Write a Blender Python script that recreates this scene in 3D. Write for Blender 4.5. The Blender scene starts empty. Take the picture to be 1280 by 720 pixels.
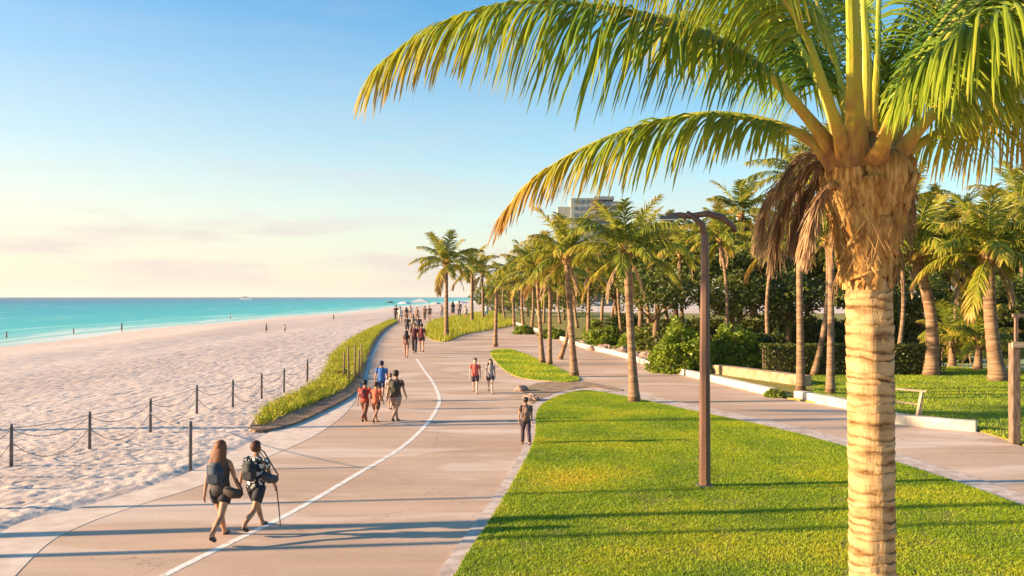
import bpy, math, random
import numpy as np
from mathutils import Vector, Matrix
random.seed(7); rng = np.random.default_rng(11)
R = math.radians
SC = bpy.context.scene
COL = SC.collection
F = 1108.0; H = 4.3; HY = 371.0
def G(px, py, z=0.0):
    d = F*(H-z)/(py-HY); return ((px-640)/F*d, d)
def P(px, py, d):
    return Vector(((px-640)/F*d, d, H+(HY-py)/F*d))

# ------------------------------------------------------------------ materials
def newmat(name):
    m = bpy.data.materials.new(name); m.use_nodes = True
    nt = m.node_tree; nt.nodes.clear()
    out = nt.nodes.new('ShaderNodeOutputMaterial')
    return m, nt, out
def N(nt, t, **kw):
    n = nt.nodes.new('ShaderNode'+t)
    for k, v in kw.items():
        if k.startswith('i_'):
            key = k[2:]
            key = int(key) if key.isdigit() else key.replace('_', ' ')
            n.inputs[key].default_value = v
        else: setattr(n, k, v)
    return n
def L(nt, a, ao, b, bi): nt.links.new(a.outputs[ao], b.inputs[bi])
def ramp(nt, stops, interp='LINEAR'):
    r = nt.nodes.new('ShaderNodeValToRGB'); cr = r.color_ramp; cr.interpolation = interp
    while len(cr.elements) < len(stops): cr.elements.new(0.5)
    for e, (p, c) in zip(cr.elements, stops):
        e.position = p; e.color = tuple(c)+(1,) if len(c) == 3 else c
    return r
def coords(nt, kind='Object', scale=(1,1,1)):
    t = N(nt, 'TexCoord'); m = N(nt, 'Mapping'); m.inputs['Scale'].default_value = scale
    L(nt, t, kind, m, 'Vector'); return m
def surf(name, c1, c2, scale=5, rough=.8, bump=.0, bscale=40, spec=.3, stops=(.35,.65), metal=0, detail=6, mscale=(1,1,1), bdist=.02):
    m, nt, out = newmat(name)
    b = N(nt, 'BsdfPrincipled', i_Roughness=rough, i_Metallic=metal); b.inputs['Specular IOR Level'].default_value = spec
    mp = coords(nt, 'Object', mscale)
    n = N(nt, 'TexNoise', i_Scale=scale, i_Detail=detail); L(nt, mp, 0, n, 'Vector')
    r = ramp(nt, [(stops[0], c1), (stops[1], c2)]); L(nt, n, 'Fac', r, 0)
    L(nt, r, 0, b, 'Base Color')
    if bump:
        n2 = N(nt, 'TexNoise', i_Scale=bscale, i_Detail=5.0); L(nt, mp, 0, n2, 'Vector')
        bp = N(nt, 'Bump', i_Strength=bump, i_Distance=bdist); L(nt, n2, 'Fac', bp, 'Height'); L(nt, bp, 0, b, 'Normal')
    L(nt, b, 0, out, 0); return m
def leafmat(name, stops, trans=.45, rough=.45, rnd=.0, nscale=1.2):
    """attribute 'tint' (0..1) runs through the ramp, with a noise between clumps"""
    m, nt, out = newmat(name)
    a = N(nt, 'Attribute', attribute_name='tint')
    mp = coords(nt, 'Object'); n = N(nt, 'TexNoise', i_Scale=nscale, i_Detail=3.0); L(nt, mp, 0, n, 'Vector')
    mm = N(nt, 'Math', operation='MULTIPLY_ADD'); L(nt, n, 'Fac', mm, 0); mm.inputs[1].default_value = .5; mm.inputs[2].default_value = -.25
    ad = N(nt, 'Math', operation='ADD'); L(nt, a, 'Fac', ad, 0); L(nt, mm, 0, ad, 1)
    last = ad
    if rnd:
        oi = N(nt, 'ObjectInfo'); m2 = N(nt, 'Math', operation='MULTIPLY_ADD'); L(nt, oi, 'Random', m2, 0)
        m2.inputs[1].default_value = rnd; m2.inputs[2].default_value = -rnd/2
        a2 = N(nt, 'Math', operation='ADD'); L(nt, ad, 0, a2, 0); L(nt, m2, 0, a2, 1); last = a2
    r = ramp(nt, stops); L(nt, last, 0, r, 0)
    p = N(nt, 'BsdfPrincipled', i_Roughness=rough); p.inputs['Specular IOR Level'].default_value = .35
    L(nt, r, 0, p, 'Base Color')
    t = N(nt, 'BsdfTranslucent'); 
    L(nt, r, 0, t, 'Color')
    mx = N(nt, 'MixShader'); mx.inputs[0].default_value = trans
    L(nt, p, 0, mx, 1); L(nt, t, 0, mx, 2); L(nt, mx, 0, out, 0)
    return m
M = {}
M['frond'] = leafmat('frond_green', [(0, (.05,.13,.014)), (.35, (.15,.25,.018)), (.62, (.33,.38,.025)), (.85, (.50,.38,.04)), (1, (.50,.26,.07))], .42, .4, .12, 1.0)
M['palmleaf'] = leafmat('palm_leaf_green', [(0, (.05,.09,.012)), (.35, (.16,.20,.016)), (.65, (.36,.34,.028)), (.85, (.55,.38,.06)), (1, (.40,.22,.08))], .4, .45, .35, .6)
M['palmdry'] = leafmat('dry_palm_leaf', [(0, (.18,.10,.055)), (.5, (.42,.26,.13)), (1, (.58,.38,.19))], .25, .7, .2, 2)
m, nt, out = newmat('frond_stalk'); M['petiole'] = m
b = N(nt, 'BsdfPrincipled', i_Roughness=.5); b.inputs['Specular IOR Level'].default_value = .3
a = N(nt, 'Attribute', attribute_name='tint'); mp = coords(nt, 'Object', (1,1,.25)); n1 = N(nt, 'TexNoise', i_Scale=18.0, i_Detail=5.0); L(nt, mp, 0, n1, 'Vector')
ma = N(nt, 'Math', operation='MULTIPLY_ADD'); L(nt, n1, 'Fac', ma, 0); ma.inputs[1].default_value = .55; ma.inputs[2].default_value = -.27
ad = N(nt, 'Math', operation='ADD'); L(nt, a, 'Fac', ad, 0); L(nt, ma, 0, ad, 1)
r = ramp(nt, [(0, (.24,.10,.025)), (.12, (.40,.20,.035)), (.3, (.46,.34,.03)), (.7, (.34,.38,.035)), (1, (.42,.36,.06))]); L(nt, ad, 0, r, 0); L(nt, r, 0, b, 'Base Color')
bp = N(nt, 'Bump', i_Strength=.8, i_Distance=.012); L(nt, n1, 'Fac', bp, 'Height'); L(nt, bp, 0, b, 'Normal'); L(nt, b, 0, out, 0)
M['petiole_dark'] = surf('frond_stalk_ochre', (.28,.14,.04), (.20,.11,.04), 3, .55, .1, 30)
M['treeleaf'] = leafmat('tree_leaf', [(0, (.04,.065,.012)), (.4, (.11,.14,.02)), (.75, (.24,.23,.03)), (1, (.38,.30,.05))], .3, .5, .25, .35)
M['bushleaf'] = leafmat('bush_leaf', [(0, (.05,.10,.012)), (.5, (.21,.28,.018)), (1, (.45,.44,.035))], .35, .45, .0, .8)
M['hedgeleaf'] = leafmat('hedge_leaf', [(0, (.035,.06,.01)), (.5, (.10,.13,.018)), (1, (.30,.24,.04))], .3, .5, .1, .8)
M['duneleaf'] = leafmat('dune_leaf', [(0, (.10,.15,.015)), (.45, (.38,.38,.02)), (1, (.72,.50,.05))], .4, .5, .0, .5)
M['grass'] = leafmat('lawn_blade', [(0, (.08,.18,.010)), (.42, (.31,.41,.014)), (.72, (.54,.51,.018)), (1, (.70,.48,.04))], .4, .5, 0, .35)
M['bark'] = surf('bark', (.12,.07,.035), (.32,.19,.10), 6, .9, .6, 14, mscale=(1,1,2.5))
M['bark_dark'] = surf('bark_dark', (.07,.045,.03), (.18,.11,.06), 5, .95, .5, 12)
M['metal_dark'] = surf('dark_metal', (.08,.075,.08), (.13,.12,.12), 8, .5, .05, 60, .5)
M['post_rust'] = surf('bronze_painted_metal', (.11,.05,.028), (.18,.088,.045), 3, .5, .12, 50, .5, mscale=(1,1,.2))
M['wood'] = surf('weathered_wood', (.13,.08,.05), (.30,.19,.12), 6, .85, .4, 20, mscale=(3,3,.5))
M['wood_pale'] = surf('pale_wood', (.42,.28,.17), (.62,.44,.28), 6, .85, .3, 20, mscale=(.5,3,3))
M['rope'] = surf('rope', (.20,.17,.15), (.32,.28,.25), 30, .9, .3, 80)
M['concrete'] = surf('pale_concrete', (.60,.45,.35), (.76,.60,.48), 2.2, .9, .35, 35, bdist=.01)
M['kerb'] = surf('kerb_concrete', (.42,.31,.25), (.66,.53,.44), 3.5, .9, .4, 30, bdist=.01)
M['whitewall'] = surf('white_painted_wall', (.46,.37,.28), (.68,.56,.43), 1.6, .85, .3, 20, bdist=.01)
M['tanwall'] = surf('tan_stone', (.30,.19,.10), (.48,.33,.19), 2.5, .9, .5, 15)
M['rock'] = surf('rock_brown', (.22,.13,.09), (.45,.31,.23), 3, .9, .7, 9)
M['paint'] = surf('line_paint', (.60,.49,.40), (.85,.77,.67), 7, .7, .2, 60, stops=(.36,.5), bdist=.004)
M['soil'] = surf('sandy_soil', (.24,.15,.09), (.42,.28,.17), 2.5, .95, .6, 20)
M['bank'] = surf('brown_bank_soil', (.16,.09,.055), (.36,.22,.13), 2.5, .95, .9, 12)
M['turf'] = surf('turf_base', (.17,.15,.02), (.34,.27,.05), 3, .95, .6, 60)
M['white'] = surf('white_paint', (.72,.70,.66), (.82,.80,.76), 3, .5)
M['glass'] = surf('building_glass', (.05,.09,.11), (.12,.17,.19), .4, .2, spec=.6)
M['facade'] = surf('facade_beige', (.26,.27,.23), (.33,.33,.28), .3, .8)
M['facade_cream'] = surf('facade_cream', (.52,.44,.34), (.62,.54,.43), .3, .8)
M['facade_grey'] = surf('facade_slab', (.20,.23,.22), (.27,.30,.28), .3, .8)

# pavement: warm grey with pale worn patches and dark seams
m, nt, out = newmat('pavement'); M['pave'] = m
b = N(nt, 'BsdfPrincipled', i_Roughness=.85); b.inputs['Specular IOR Level'].default_value = .25
mp = coords(nt, 'Object')
n1 = N(nt, 'TexNoise', i_Scale=.22, i_Detail=4.0, i_Roughness=.5); L(nt, mp, 0, n1, 'Vector')
r1 = ramp(nt, [(.35, (.53,.35,.235)), (.65, (.63,.435,.305))]); L(nt, n1, 'Fac', r1, 0)
mp2 = coords(nt, 'Object', (.35,1.0,1))
n2 = N(nt, 'TexNoise', i_Scale=.55, i_Detail=3.0, i_Roughness=.45, i_Distortion=.6); L(nt, mp2, 0, n2, 'Vector')
r2 = ramp(nt, [(.545, (0,0,0)), (.60, (.5,.5,.5)), (.8, (.8,.8,.8))]); L(nt, n2, 'Fac', r2, 0)
mx = N(nt, 'MixRGB'); mx.inputs[2].default_value = (.78,.60,.48,1); L(nt, r2, 0, mx, 0); L(nt, r1, 0, mx, 1)
n3 = N(nt, 'TexNoise', i_Scale=28.0, i_Detail=6.0, i_Roughness=.7); L(nt, mp, 0, n3, 'Vector')
r3 = ramp(nt, [(.3, (.82,.82,.82)), (.7, (1.1,1.1,1.1))]); L(nt, n3, 'Fac', r3, 0)
mu = N(nt, 'MixRGB', blend_type='MULTIPLY'); mu.inputs[0].default_value = 1; L(nt, mx, 0, mu, 1); L(nt, r3, 0, mu, 2)
mp3 = coords(nt, 'Object', (.3,2.2,1)); n4 = N(nt, 'TexNoise', i_Scale=.8, i_Detail=6.0, i_Roughness=.6); L(nt, mp3, 0, n4, 'Vector')
r4 = ramp(nt, [(.3, (.86,.86,.87)), (.7, (1.07,1.06,1.05))]); L(nt, n4, 'Fac', r4, 0)
mu2 = N(nt, 'MixRGB', blend_type='MULTIPLY'); mu2.inputs[0].default_value = 1; L(nt, mu, 0, mu2, 1); L(nt, r4, 0, mu2, 2)
vo = N(nt, 'TexVoronoi', feature='DISTANCE_TO_EDGE', i_Scale=.16); nw_ = N(nt, 'TexNoise', i_Scale=1.3, i_Detail=5.0); L(nt, mp, 0, nw_, 'Vector')
va = N(nt, 'VectorMath', operation='ADD'); L(nt, mp, 0, va, 0); vs_ = N(nt, 'VectorMath', operation='SCALE'); L(nt, nw_, 'Color', vs_, 0); vs_.inputs['Scale'].default_value = 1.4; L(nt, vs_, 0, va, 1); L(nt, va, 0, vo, 'Vector')
rk_ = ramp(nt, [(0, (.62,.60,.58)), (.0035, (1,1,1))]); L(nt, vo, 'Distance', rk_, 0)
mu3 = N(nt, 'MixRGB', blend_type='MULTIPLY'); mu3.inputs[0].default_value = .8; L(nt, mu2, 0, mu3, 1); L(nt, rk_, 0, mu3, 2)
L(nt, mu3, 0, b, 'Base Color')
bp = N(nt, 'Bump', i_Strength=.35, i_Distance=.008); L(nt, n3, 'Fac', bp, 'Height'); L(nt, bp, 0, b, 'Normal'); L(nt, b, 0, out, 0)

# sand
m, nt, out = newmat('beach_sand'); M['sand'] = m
b = N(nt, 'BsdfPrincipled', i_Roughness=.95); b.inputs['Specular IOR Level'].default_value = .1
mp = coords(nt, 'Object')
n1 = N(nt, 'TexNoise', i_Scale=.9, i_Detail=8.0, i_Roughness=.65); L(nt, mp, 0, n1, 'Vector')
r1 = ramp(nt, [(.3, (.58,.44,.355)), (.7, (.78,.62,.51))]); L(nt, n1, 'Fac', r1, 0); 
mpb = coords(nt, 'Object', (1,.12,1)); nb = N(nt, 'TexNoise', i_Scale=.12, i_Detail=4.0); L(nt, mpb, 0, nb, 'Vector')
rb = ramp(nt, [(.35, (.90,.88,.87)), (.65, (1.05,1.05,1.04))]); L(nt, nb, 'Fac', rb, 0)
mu = N(nt, 'MixRGB', blend_type='MULTIPLY'); mu.inputs[0].default_value = 1; L(nt, r1, 0, mu, 1); L(nt, rb, 0, mu, 2); L(nt, mu, 0, b, 'Base Color')
n2 = N(nt, 'TexNoise', i_Scale=3.2, i_Detail=5.0, i_Roughness=.6); L(nt, mp, 0, n2, 'Vector')
n3 = N(nt, 'TexNoise', i_Scale=16.0, i_Detail=5.0, i_Roughness=.7); L(nt, mp, 0, n3, 'Vector')
bp = N(nt, 'Bump', i_Strength=.5, i_Distance=.06); L(nt, n2, 'Fac', bp, 'Height')
bp2 = N(nt, 'Bump', i_Strength=.5, i_Distance=.015); L(nt, n3, 'Fac', bp2, 'Height'); L(nt, bp, 0, bp2, 'Normal')
L(nt, bp2, 0, b, 'Normal'); L(nt, b, 0, out, 0)

# sea: colour by how far from the shore (depth of the water)
m, nt, out = newmat('sea_water'); M['sea'] = m
b = N(nt, 'BsdfPrincipled', i_Roughness=.35); b.inputs['Specular IOR Level'].default_value = .12; b.inputs['IOR'].default_value = 1.2
a = N(nt, 'Attribute', attribute_name='tint')
mpn = coords(nt, 'Object', (.25,.04,1)); nn = N(nt, 'TexNoise', i_Scale=.5, i_Detail=4.0); L(nt, mpn, 0, nn, 'Vector')
ma = N(nt, 'Math', operation='MULTIPLY_ADD'); L(nt, nn, 'Fac', ma, 0); ma.inputs[1].default_value = .13; ma.inputs[2].default_value = -.065
ad = N(nt, 'Math', operation='ADD'); L(nt, a, 'Fac', ad, 0); L(nt, ma, 0, ad, 1)
r = ramp(nt, [(0, (.72,.72,.62)), (.025, (.40,.60,.48)), (.05, (.30,.60,.50)), (.062, (.66,.74,.64)), (.078, (.22,.56,.49)), (.14, (.07,.50,.45)), (.152, (.30,.62,.55)), (.17, (.05,.47,.43)), (.48, (.005,.36,.40)), (.75, (.004,.22,.32)), (1, (.01,.12,.24))]); L(nt, ad, 0, r, 0)
mpf = coords(nt, 'Object', (.35,.03,1)); nf = N(nt, 'TexNoise', i_Scale=1.0, i_Detail=6.0, i_Roughness=.65); L(nt, mpf, 0, nf, 'Vector')
rf = ramp(nt, [(.58, (0,0,0)), (.66, (.6,.6,.6))]); L(nt, nf, 'Fac', rf, 0)
mf = N(nt, 'MixRGB'); mf.inputs[2].default_value = (.6,.72,.66,1); L(nt, rf, 0, mf, 0); L(nt, r, 0, mf, 1)
L(nt, mf, 0, b, 'Base Color')
mpw = coords(nt, 'Object', (1,.35,1)); nw = N(nt, 'TexNoise', i_Scale=.6, i_Detail=5.0); L(nt, mpw, 0, nw, 'Vector')
bp = N(nt, 'Bump', i_Strength=.6, i_Distance=.25); L(nt, nw, 'Fac', bp, 'Height'); L(nt, bp, 0, b, 'Normal'); L(nt, b, 0, out, 0)

# foreground palm trunk: leaf-scar rings
m, nt, out = newmat('palm_trunk_ringed'); M['trunk'] = m
b = N(nt, 'BsdfPrincipled', i_Roughness=.85); b.inputs['Specular IOR Level'].default_value = .2
a = N(nt, 'Attribute', attribute_name='tint')
mp = coords(nt, 'Object', (1,1,5)); n1 = N(nt, 'TexNoise', i_Scale=7.0, i_Detail=6.0, i_Roughness=.65); L(nt, mp, 0, n1, 'Vector')
ma = N(nt, 'Math', operation='MULTIPLY_ADD'); L(nt, n1, 'Fac', ma, 0); ma.inputs[1].default_value = 1.5; ma.inputs[2].default_value = -.75
ad = N(nt, 'Math', operation='ADD'); L(nt, a, 'Fac', ad, 0); L(nt, ma, 0, ad, 1)
r = ramp(nt, [(0, (.12,.055,.018)), (.25, (.30,.17,.065)), (.6, (.45,.28,.12)), (1, (.54,.375,.18))]); L(nt, ad, 0, r, 0); L(nt, r, 0, b, 'Base Color')
n2 = N(nt, 'TexNoise', i_Scale=45.0, i_Detail=5.0); L(nt, coords(nt,'Object',(1,1,.25)), 0, n2, 'Vector')
bp = N(nt, 'Bump', i_Strength=.5, i_Distance=.015); L(nt, n2, 'Fac', bp, 'Height'); L(nt, bp, 0, b, 'Normal'); L(nt, b, 0, out, 0)
m, nt, out = newmat('leaf_sheath_fibre'); M['sheath'] = m
b = N(nt, 'BsdfPrincipled', i_Roughness=.8); b.inputs['Specular IOR Level'].default_value = .2
mp = coords(nt, 'Object', (1,1,.18)); n1 = N(nt, 'TexNoise', i_Scale=22.0, i_Detail=7.0, i_Roughness=.65); L(nt, mp, 0, n1, 'Vector')
r = ramp(nt, [(.28, (.14,.055,.015)), (.42, (.38,.19,.05)), (.56, (.58,.36,.12)), (.75, (.68,.48,.20))]); L(nt, n1, 'Fac', r, 0)
n3 = N(nt, 'TexNoise', i_Scale=5.0, i_Detail=4.0); L(nt, coords(nt,'Object'), 0, n3, 'Vector'); r3 = ramp(nt, [(.35, (.7,.62,.5)), (.65, (1.1,1.05,1))]); L(nt, n3, 'Fac', r3, 0)
mu = N(nt, 'MixRGB', blend_type='MULTIPLY'); mu.inputs[0].default_value = 1; L(nt, r, 0, mu, 1); L(nt, r3, 0, mu, 2); L(nt, mu, 0, b, 'Base Color')
bp = N(nt, 'Bump', i_Strength=.9, i_Distance=.02); L(nt, n1, 'Fac', bp, 'Height'); L(nt, bp, 0, b, 'Normal'); L(nt, b, 0, out, 0)
M['ptrunk'] = surf('palm_trunk_bark', (.15,.085,.045), (.36,.22,.12), 2.0, .9, .7, 6, mscale=(.6,.6,4), bdist=.05)
M['pboot'] = surf('palm_crown_fibre', (.18,.09,.03), (.42,.24,.09), 8, .9, .6, 30)
def plain(c, rough=.75, name=None):
    key = 'c%s' % (c,)
    if key not in M:
        d = tuple(x*.7 for x in c); M[key] = surf(name or 'cloth', d, c, 14, rough, .2, 40)
    return M[key]
M['skin'] = surf('skin_tanned', (.36,.17,.09), (.48,.25,.14), 8, .55)
M['skin_light'] = surf('skin_light', (.52,.31,.21), (.62,.40,.29), 8, .55)
M['skin_dark'] = surf('skin_deep', (.16,.08,.045), (.22,.12,.07), 8, .55)
M['print'] = surf('black_white_print', (.02,.02,.025), (.7,.68,.64), 15, .8, stops=(.5,.53), detail=1)

# ------------------------------------------------------------------ object helpers
def link(o, parent=None):
    COL.objects.link(o)
    if parent: o.parent = parent
    return o
def tag(o, label=None, cat=None, group=None, kind=None):
    if label: o['label'] = label
    if cat: o['category'] = cat
    if group: o['group'] = group
    if kind: o['kind'] = kind
    return o
def thing(name, label, cat, loc=(0,0,0), group=None, rz=0):
    o = bpy.data.objects.new(name, None); o.empty_display_size = .2; link(o)
    o.location = loc; o.rotation_euler = (0,0,rz)
    return tag(o, label, cat, group)
def part(name, me, parent, loc=None, rot=None, scale=None):
    o = bpy.data.objects.new(name, me); link(o, parent)
    if loc is not None: o.location = loc
    if rot is not None: o.rotation_euler = rot
    if scale is not None: o.scale = scale
    return o
def mesh_np(name, V, Fc, mat, tint=None, smooth=False, mats=None, midx=None):
    """V (n,3), Fc (m,k) or list of such arrays"""
    if not isinstance(Fc, list): Fc = [Fc]
    V = np.asarray(V, dtype=np.float32); me = bpy.data.meshes.new(name)
    nf = sum(len(f) for f in Fc); loops = np.concatenate([np.asarray(f, dtype=np.int32).ravel() for f in Fc])
    tot = np.concatenate([np.full(len(f), np.asarray(f).shape[1], dtype=np.int32) for f in Fc])
    st = np.concatenate([[0], np.cumsum(tot)[:-1]]).astype(np.int32)
    me.vertices.add(len(V)); me.vertices.foreach_set('co', V.ravel())
    me.loops.add(len(loops)); me.loops.foreach_set('vertex_index', loops)
    me.polygons.add(nf); me.polygons.foreach_set('loop_start', st)
    me.polygons.foreach_set('use_smooth', np.full(nf, bool(smooth)))
    for mm in (mats or [mat]): me.materials.append(mm)
    if midx is not None: me.polygons.foreach_set('material_index', np.asarray(midx, dtype=np.int32))
    me.update(calc_edges=True)
    if tint is not None:
        a = me.attributes.new('tint', 'FLOAT', 'POINT'); a.data.foreach_set('value', np.asarray(tint, dtype=np.float32))
    return me
class MB:
    def __init__(s): s.v = []; s.q = []; s.t = []; s.n = 0; s.ti = []
    def add(s, V, Q=None, T=None, tint=.5):
        V = np.asarray(V, dtype=float).reshape(-1,3)
        if Q is not None and len(Q): s.q.append(np.asarray(Q, dtype=int).reshape(-1,4)+s.n)
        if T is not None and len(T): s.t.append(np.asarray(T, dtype=int).reshape(-1,3)+s.n)
        s.v.append(V); s.n += len(V); s.ti.append(np.broadcast_to(np.asarray(tint, dtype=float), (len(V),)).copy())
    def box(s, c, size, rz=0, bev=0, M4=None):
        x, y, z = [k/2 for k in size]; V = []
        for sx,sy,sz in ((-1,-1,-1),(1,-1,-1),(1,1,-1),(-1,1,-1),(-1,-1,1),(1,-1,1),(1,1,1),(-1,1,1)):
            V.append((sx*x, sy*y, sz*z))
        V = np.array(V)
        if M4 is not None: V = np.array([M4 @ Vector(v) for v in V])
        else:
            ca, sa = math.cos(rz), math.sin(rz); V = np.stack([V[:,0]*ca-V[:,1]*sa, V[:,0]*sa+V[:,1]*ca, V[:,2]], 1)+np.array(c)
        s.add(V, [(0,3,2,1),(4,5,6,7),(0,1,5,4),(1,2,6,5),(2,3,7,6),(3,0,4,7)])
    def bar(s, a, b, w, h=None):
        a = Vector(a); b = Vector(b); d = b-a; q = d.to_track_quat('X', 'Z').to_matrix().to_4x4()
        m4 = Matrix.Translation((a+b)/2) @ q; s.box((0,0,0), (d.length, w, h or w), M4=m4)
    def tube(s, pts, rad, k=8, cap=True, tint=.5, flat=1.0):
        pts = [Vector(p) for p in pts]; n = len(pts)
        rad = [rad]*n if not hasattr(rad, '__len__') else rad
        tg = []
        for i in range(n):
            d = pts[min(i+1,n-1)]-pts[max(i-1,0)]; tg.append(d.normalized() if d.length > 1e-9 else Vector((0,0,1)))
        ref = Vector((0,1,0)) if abs(tg[0].y) < .9 else Vector((1,0,0)); V = []
        u = tg[0].cross(ref).normalized()
        for i in range(n):
            u = (u - tg[i]*u.dot(tg[i])).normalized(); w = tg[i].cross(u)
            for j in range(k):
                a = 2*math.pi*j/k; V.append(pts[i]+(u*math.cos(a)+w*math.sin(a)*flat)*rad[i])
        Q = [(i*k+j, i*k+(j+1)%k, (i+1)*k+(j+1)%k, (i+1)*k+j) for i in range(n-1) for j in range(k)]
        T = []
        if cap:
            V.append(pts[0]); V.append(pts[-1]); a0 = n*k; a1 = n*k+1
            T = [(a0, (j+1)%k, j) for j in range(k)]+[(a1, (n-1)*k+j, (n-1)*k+(j+1)%k) for j in range(k)]
        s.add([tuple(p) for p in V], Q, T, tint)
    def mesh(s, name, mat, smooth=False):
        V = np.concatenate(s.v); Fc = []
        if s.q: Fc.append(np.concatenate(s.q))
        if s.t: Fc.append(np.concatenate(s.t))
        return mesh_np(name, V, Fc, mat, np.concatenate(s.ti), smooth)
    def build(s, name, mat, parent=None, smooth=False, **kw): return part(name, s.mesh(name, mat, smooth), parent, **kw)
def catmull(pts, m=8, closed=False):
    pts = [np.array(p, dtype=float) for p in pts]; n = len(pts); out = []
    rngs = range(n) if closed else range(n-1)
    for i in rngs:
        if closed: p0,p1,p2,p3 = pts[i-1], pts[i], pts[(i+1)%n], pts[(i+2)%n]
        else: p0,p1,p2,p3 = pts[max(i-1,0)], pts[i], pts[i+1], pts[min(i+2,n-1)]
        for j in range(m):
            t = j/m; out.append(.5*((2*p1)+(-p0+p2)*t+(2*p0-5*p1+4*p2-p3)*t*t+(-p0+3*p1-3*p2+p3)*t**3))
    if not closed: out.append(pts[-1])
    return np.array(out)
def inpoly(X, Y, poly):
    inside = np.zeros(X.shape, bool); n = len(poly)
    for i in range(n):
        x1,y1 = poly[i][:2]; x2,y2 = poly[(i+1)%n][:2]
        if y1 == y2: continue
        c = ((y1 > Y) != (y2 > Y)) & (X < (x2-x1)*(Y-y1)/(y2-y1)+x1); inside ^= c
    return inside
def slab(name, poly, z0, z1, mat, parent=None):
    """flat slab from an outline"""
    import bmesh
    bm = bmesh.new(); a = [bm.verts.new((p[0],p[1],z1)) for p in poly]; f = bm.faces.new(a)
    if f.normal.z < 0: f.normal_flip()
    bm.normal_update()
    b_ = [bm.verts.new((p[0],p[1],z0)) for p in poly]; n = len(poly)
    for i in range(n): bm.faces.new((a[i], a[(i+1)%n], b_[(i+1)%n], b_[i]))
    bmesh.ops.recalc_face_normals(bm, faces=bm.faces); bmesh.ops.triangulate(bm, faces=[f])
    me = bpy.data.meshes.new(name); bm.to_mesh(me); bm.free(); me.materials.append(mat)
    return part(name, me, parent)
def strip(name, A, B, z0, z1, mat, parent=None):
    """band between two lines with the same number of points"""
    n = len(A); V = [(p[0],p[1],z1) for p in A]+[(p[0],p[1],z1) for p in B]+[(p[0],p[1],z0) for p in A]+[(p[0],p[1],z0) for p in B]
    Q = []
    for i in range(n-1):
        Q += [(i,i+1,n+i+1,n+i), (2*n+i+1,2*n+i,i,i+1)[::-1], (n+i,n+i+1,3*n+i+1,3*n+i)]
    Q += [(0,n,3*n,2*n),(n-1,3*n-1,4*n-1,2*n-1)]
    me = mesh_np(name, V, np.array(Q), mat); return part(name, me, parent)
def offset(line, w):
    line = np.asarray(line)[:, :2]; d = np.gradient(line, axis=0); d /= np.linalg.norm(d, axis=1)[:,None]+1e-9
    return line+np.stack([-d[:,1], d[:,0]], 1)*w
def pxline(pts, m=6, z=0): return catmull([G(x,y,z) for x,y in pts], m)

def perlin(X, Y, seed=0):
    r = np.random.default_rng(seed); perm = r.permutation(4096); g = r.uniform(0, 2*np.pi, 4096)
    xi = np.floor(X).astype(int); yi = np.floor(Y).astype(int); xf = X-xi; yf = Y-yi
    def gr(ix, iy, dx, dy):
        a = g[perm[(ix+perm[iy & 4095]) & 4095]]; return np.cos(a)*dx+np.sin(a)*dy
    u = xf*xf*xf*(xf*(xf*6-15)+10); v = yf*yf*yf*(yf*(yf*6-15)+10)
    a = gr(xi,yi,xf,yf); b_ = gr(xi+1,yi,xf-1,yf); c = gr(xi,yi+1,xf,yf-1); d = gr(xi+1,yi+1,xf-1,yf-1)
    return (a*(1-u)+b_*u)*(1-v)+(c*(1-u)+d*u)*v

# ------------------------------------------------------------------ outlines on the ground
promL = [(-420,1200),(-160,830),(0,668),(110,634),(229,595),(330,545),(385,512),(432,489),(452,462),(462,440),(472,422),(484,409),(497,398),(500,392),(495,387)]
PL = pxline(promL, 6)                       # outer left edge of the pale band
PLd = PL[:, :2]
def left_edge_x(Y): return np.interp(Y, PLd[:,1], PLd[:,0])
def shore_x(Y): return -53+2.2*np.sin(Y/37.)+1.2*np.sin(Y/13.+1)

# ground: one sheet to the horizon, bumpy beach near the camera, sloping into the sea
xs = np.concatenate([-np.geomspace(9000, 60, 40), np.arange(-58, -32, .8), np.arange(-32, -26, .2), np.arange(-26, -5.5, .075), np.arange(-5.4, 40, 1.5), np.geomspace(41, 9000, 36)])
ys = np.concatenate([-np.geomspace(2000, 10, 14), np.arange(0, 13, 1.), np.arange(13, 30, .075), np.arange(30, 34, .13), np.arange(34, 60, .25), np.arange(60, 120, .7), np.geomspace(121, 12000, 70)])
X, Y = np.meshgrid(xs, ys)
mask = np.clip((left_edge_x(np.clip(Y, 3, 400))-X-.05+.42*perlin(X*.5,Y*.5,55)+.2*perlin(X*2.,Y*2.,56)+.12)/.55, 0, 1)
Z = -.03+mask*.075+mask*(.02*perlin(X*1.1, Y*1.1, 1)+.018*perlin(X*2.7, Y*2.7, 2)+.030*perlin(X*4.9, Y*5.6, 3)+.026*perlin(X*10.3+7, Y*11, 13)+.06*perlin(X*.25, Y*.25, 4))
# foot hollows
hol = perlin(X*4.6+40, Y*4.6, 8); Z -= mask*.05*np.clip(hol-.18, 0, 1)/.5
Z += mask*np.clip((left_edge_x(np.clip(Y,3,400))-X)/6, 0, 1)*.05
sd = X-shore_x(Y)
Z = np.where(sd < 14, Z-(1-np.clip(sd/14, -4, 1))**1.2*.62, Z)
Z += np.where((sd > 12) & (sd < 22), .10*np.sin((sd-12)/10*np.pi)*mask, 0)
ny, nx = X.shape; idx = np.arange(nx*ny).reshape(ny, nx)
Q = np.stack([idx[:-1,:-1], idx[:-1,1:], idx[1:,1:], idx[1:,:-1]], -1).reshape(-1,4)
g = part('beach_ground', mesh_np('beach_ground', np.stack([X,Y,Z],-1).reshape(-1,3), Q, M['sand'], smooth=True), None)
tag(g, kind='structure', label='pale pink sand beach with footprints beside the promenade')
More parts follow.
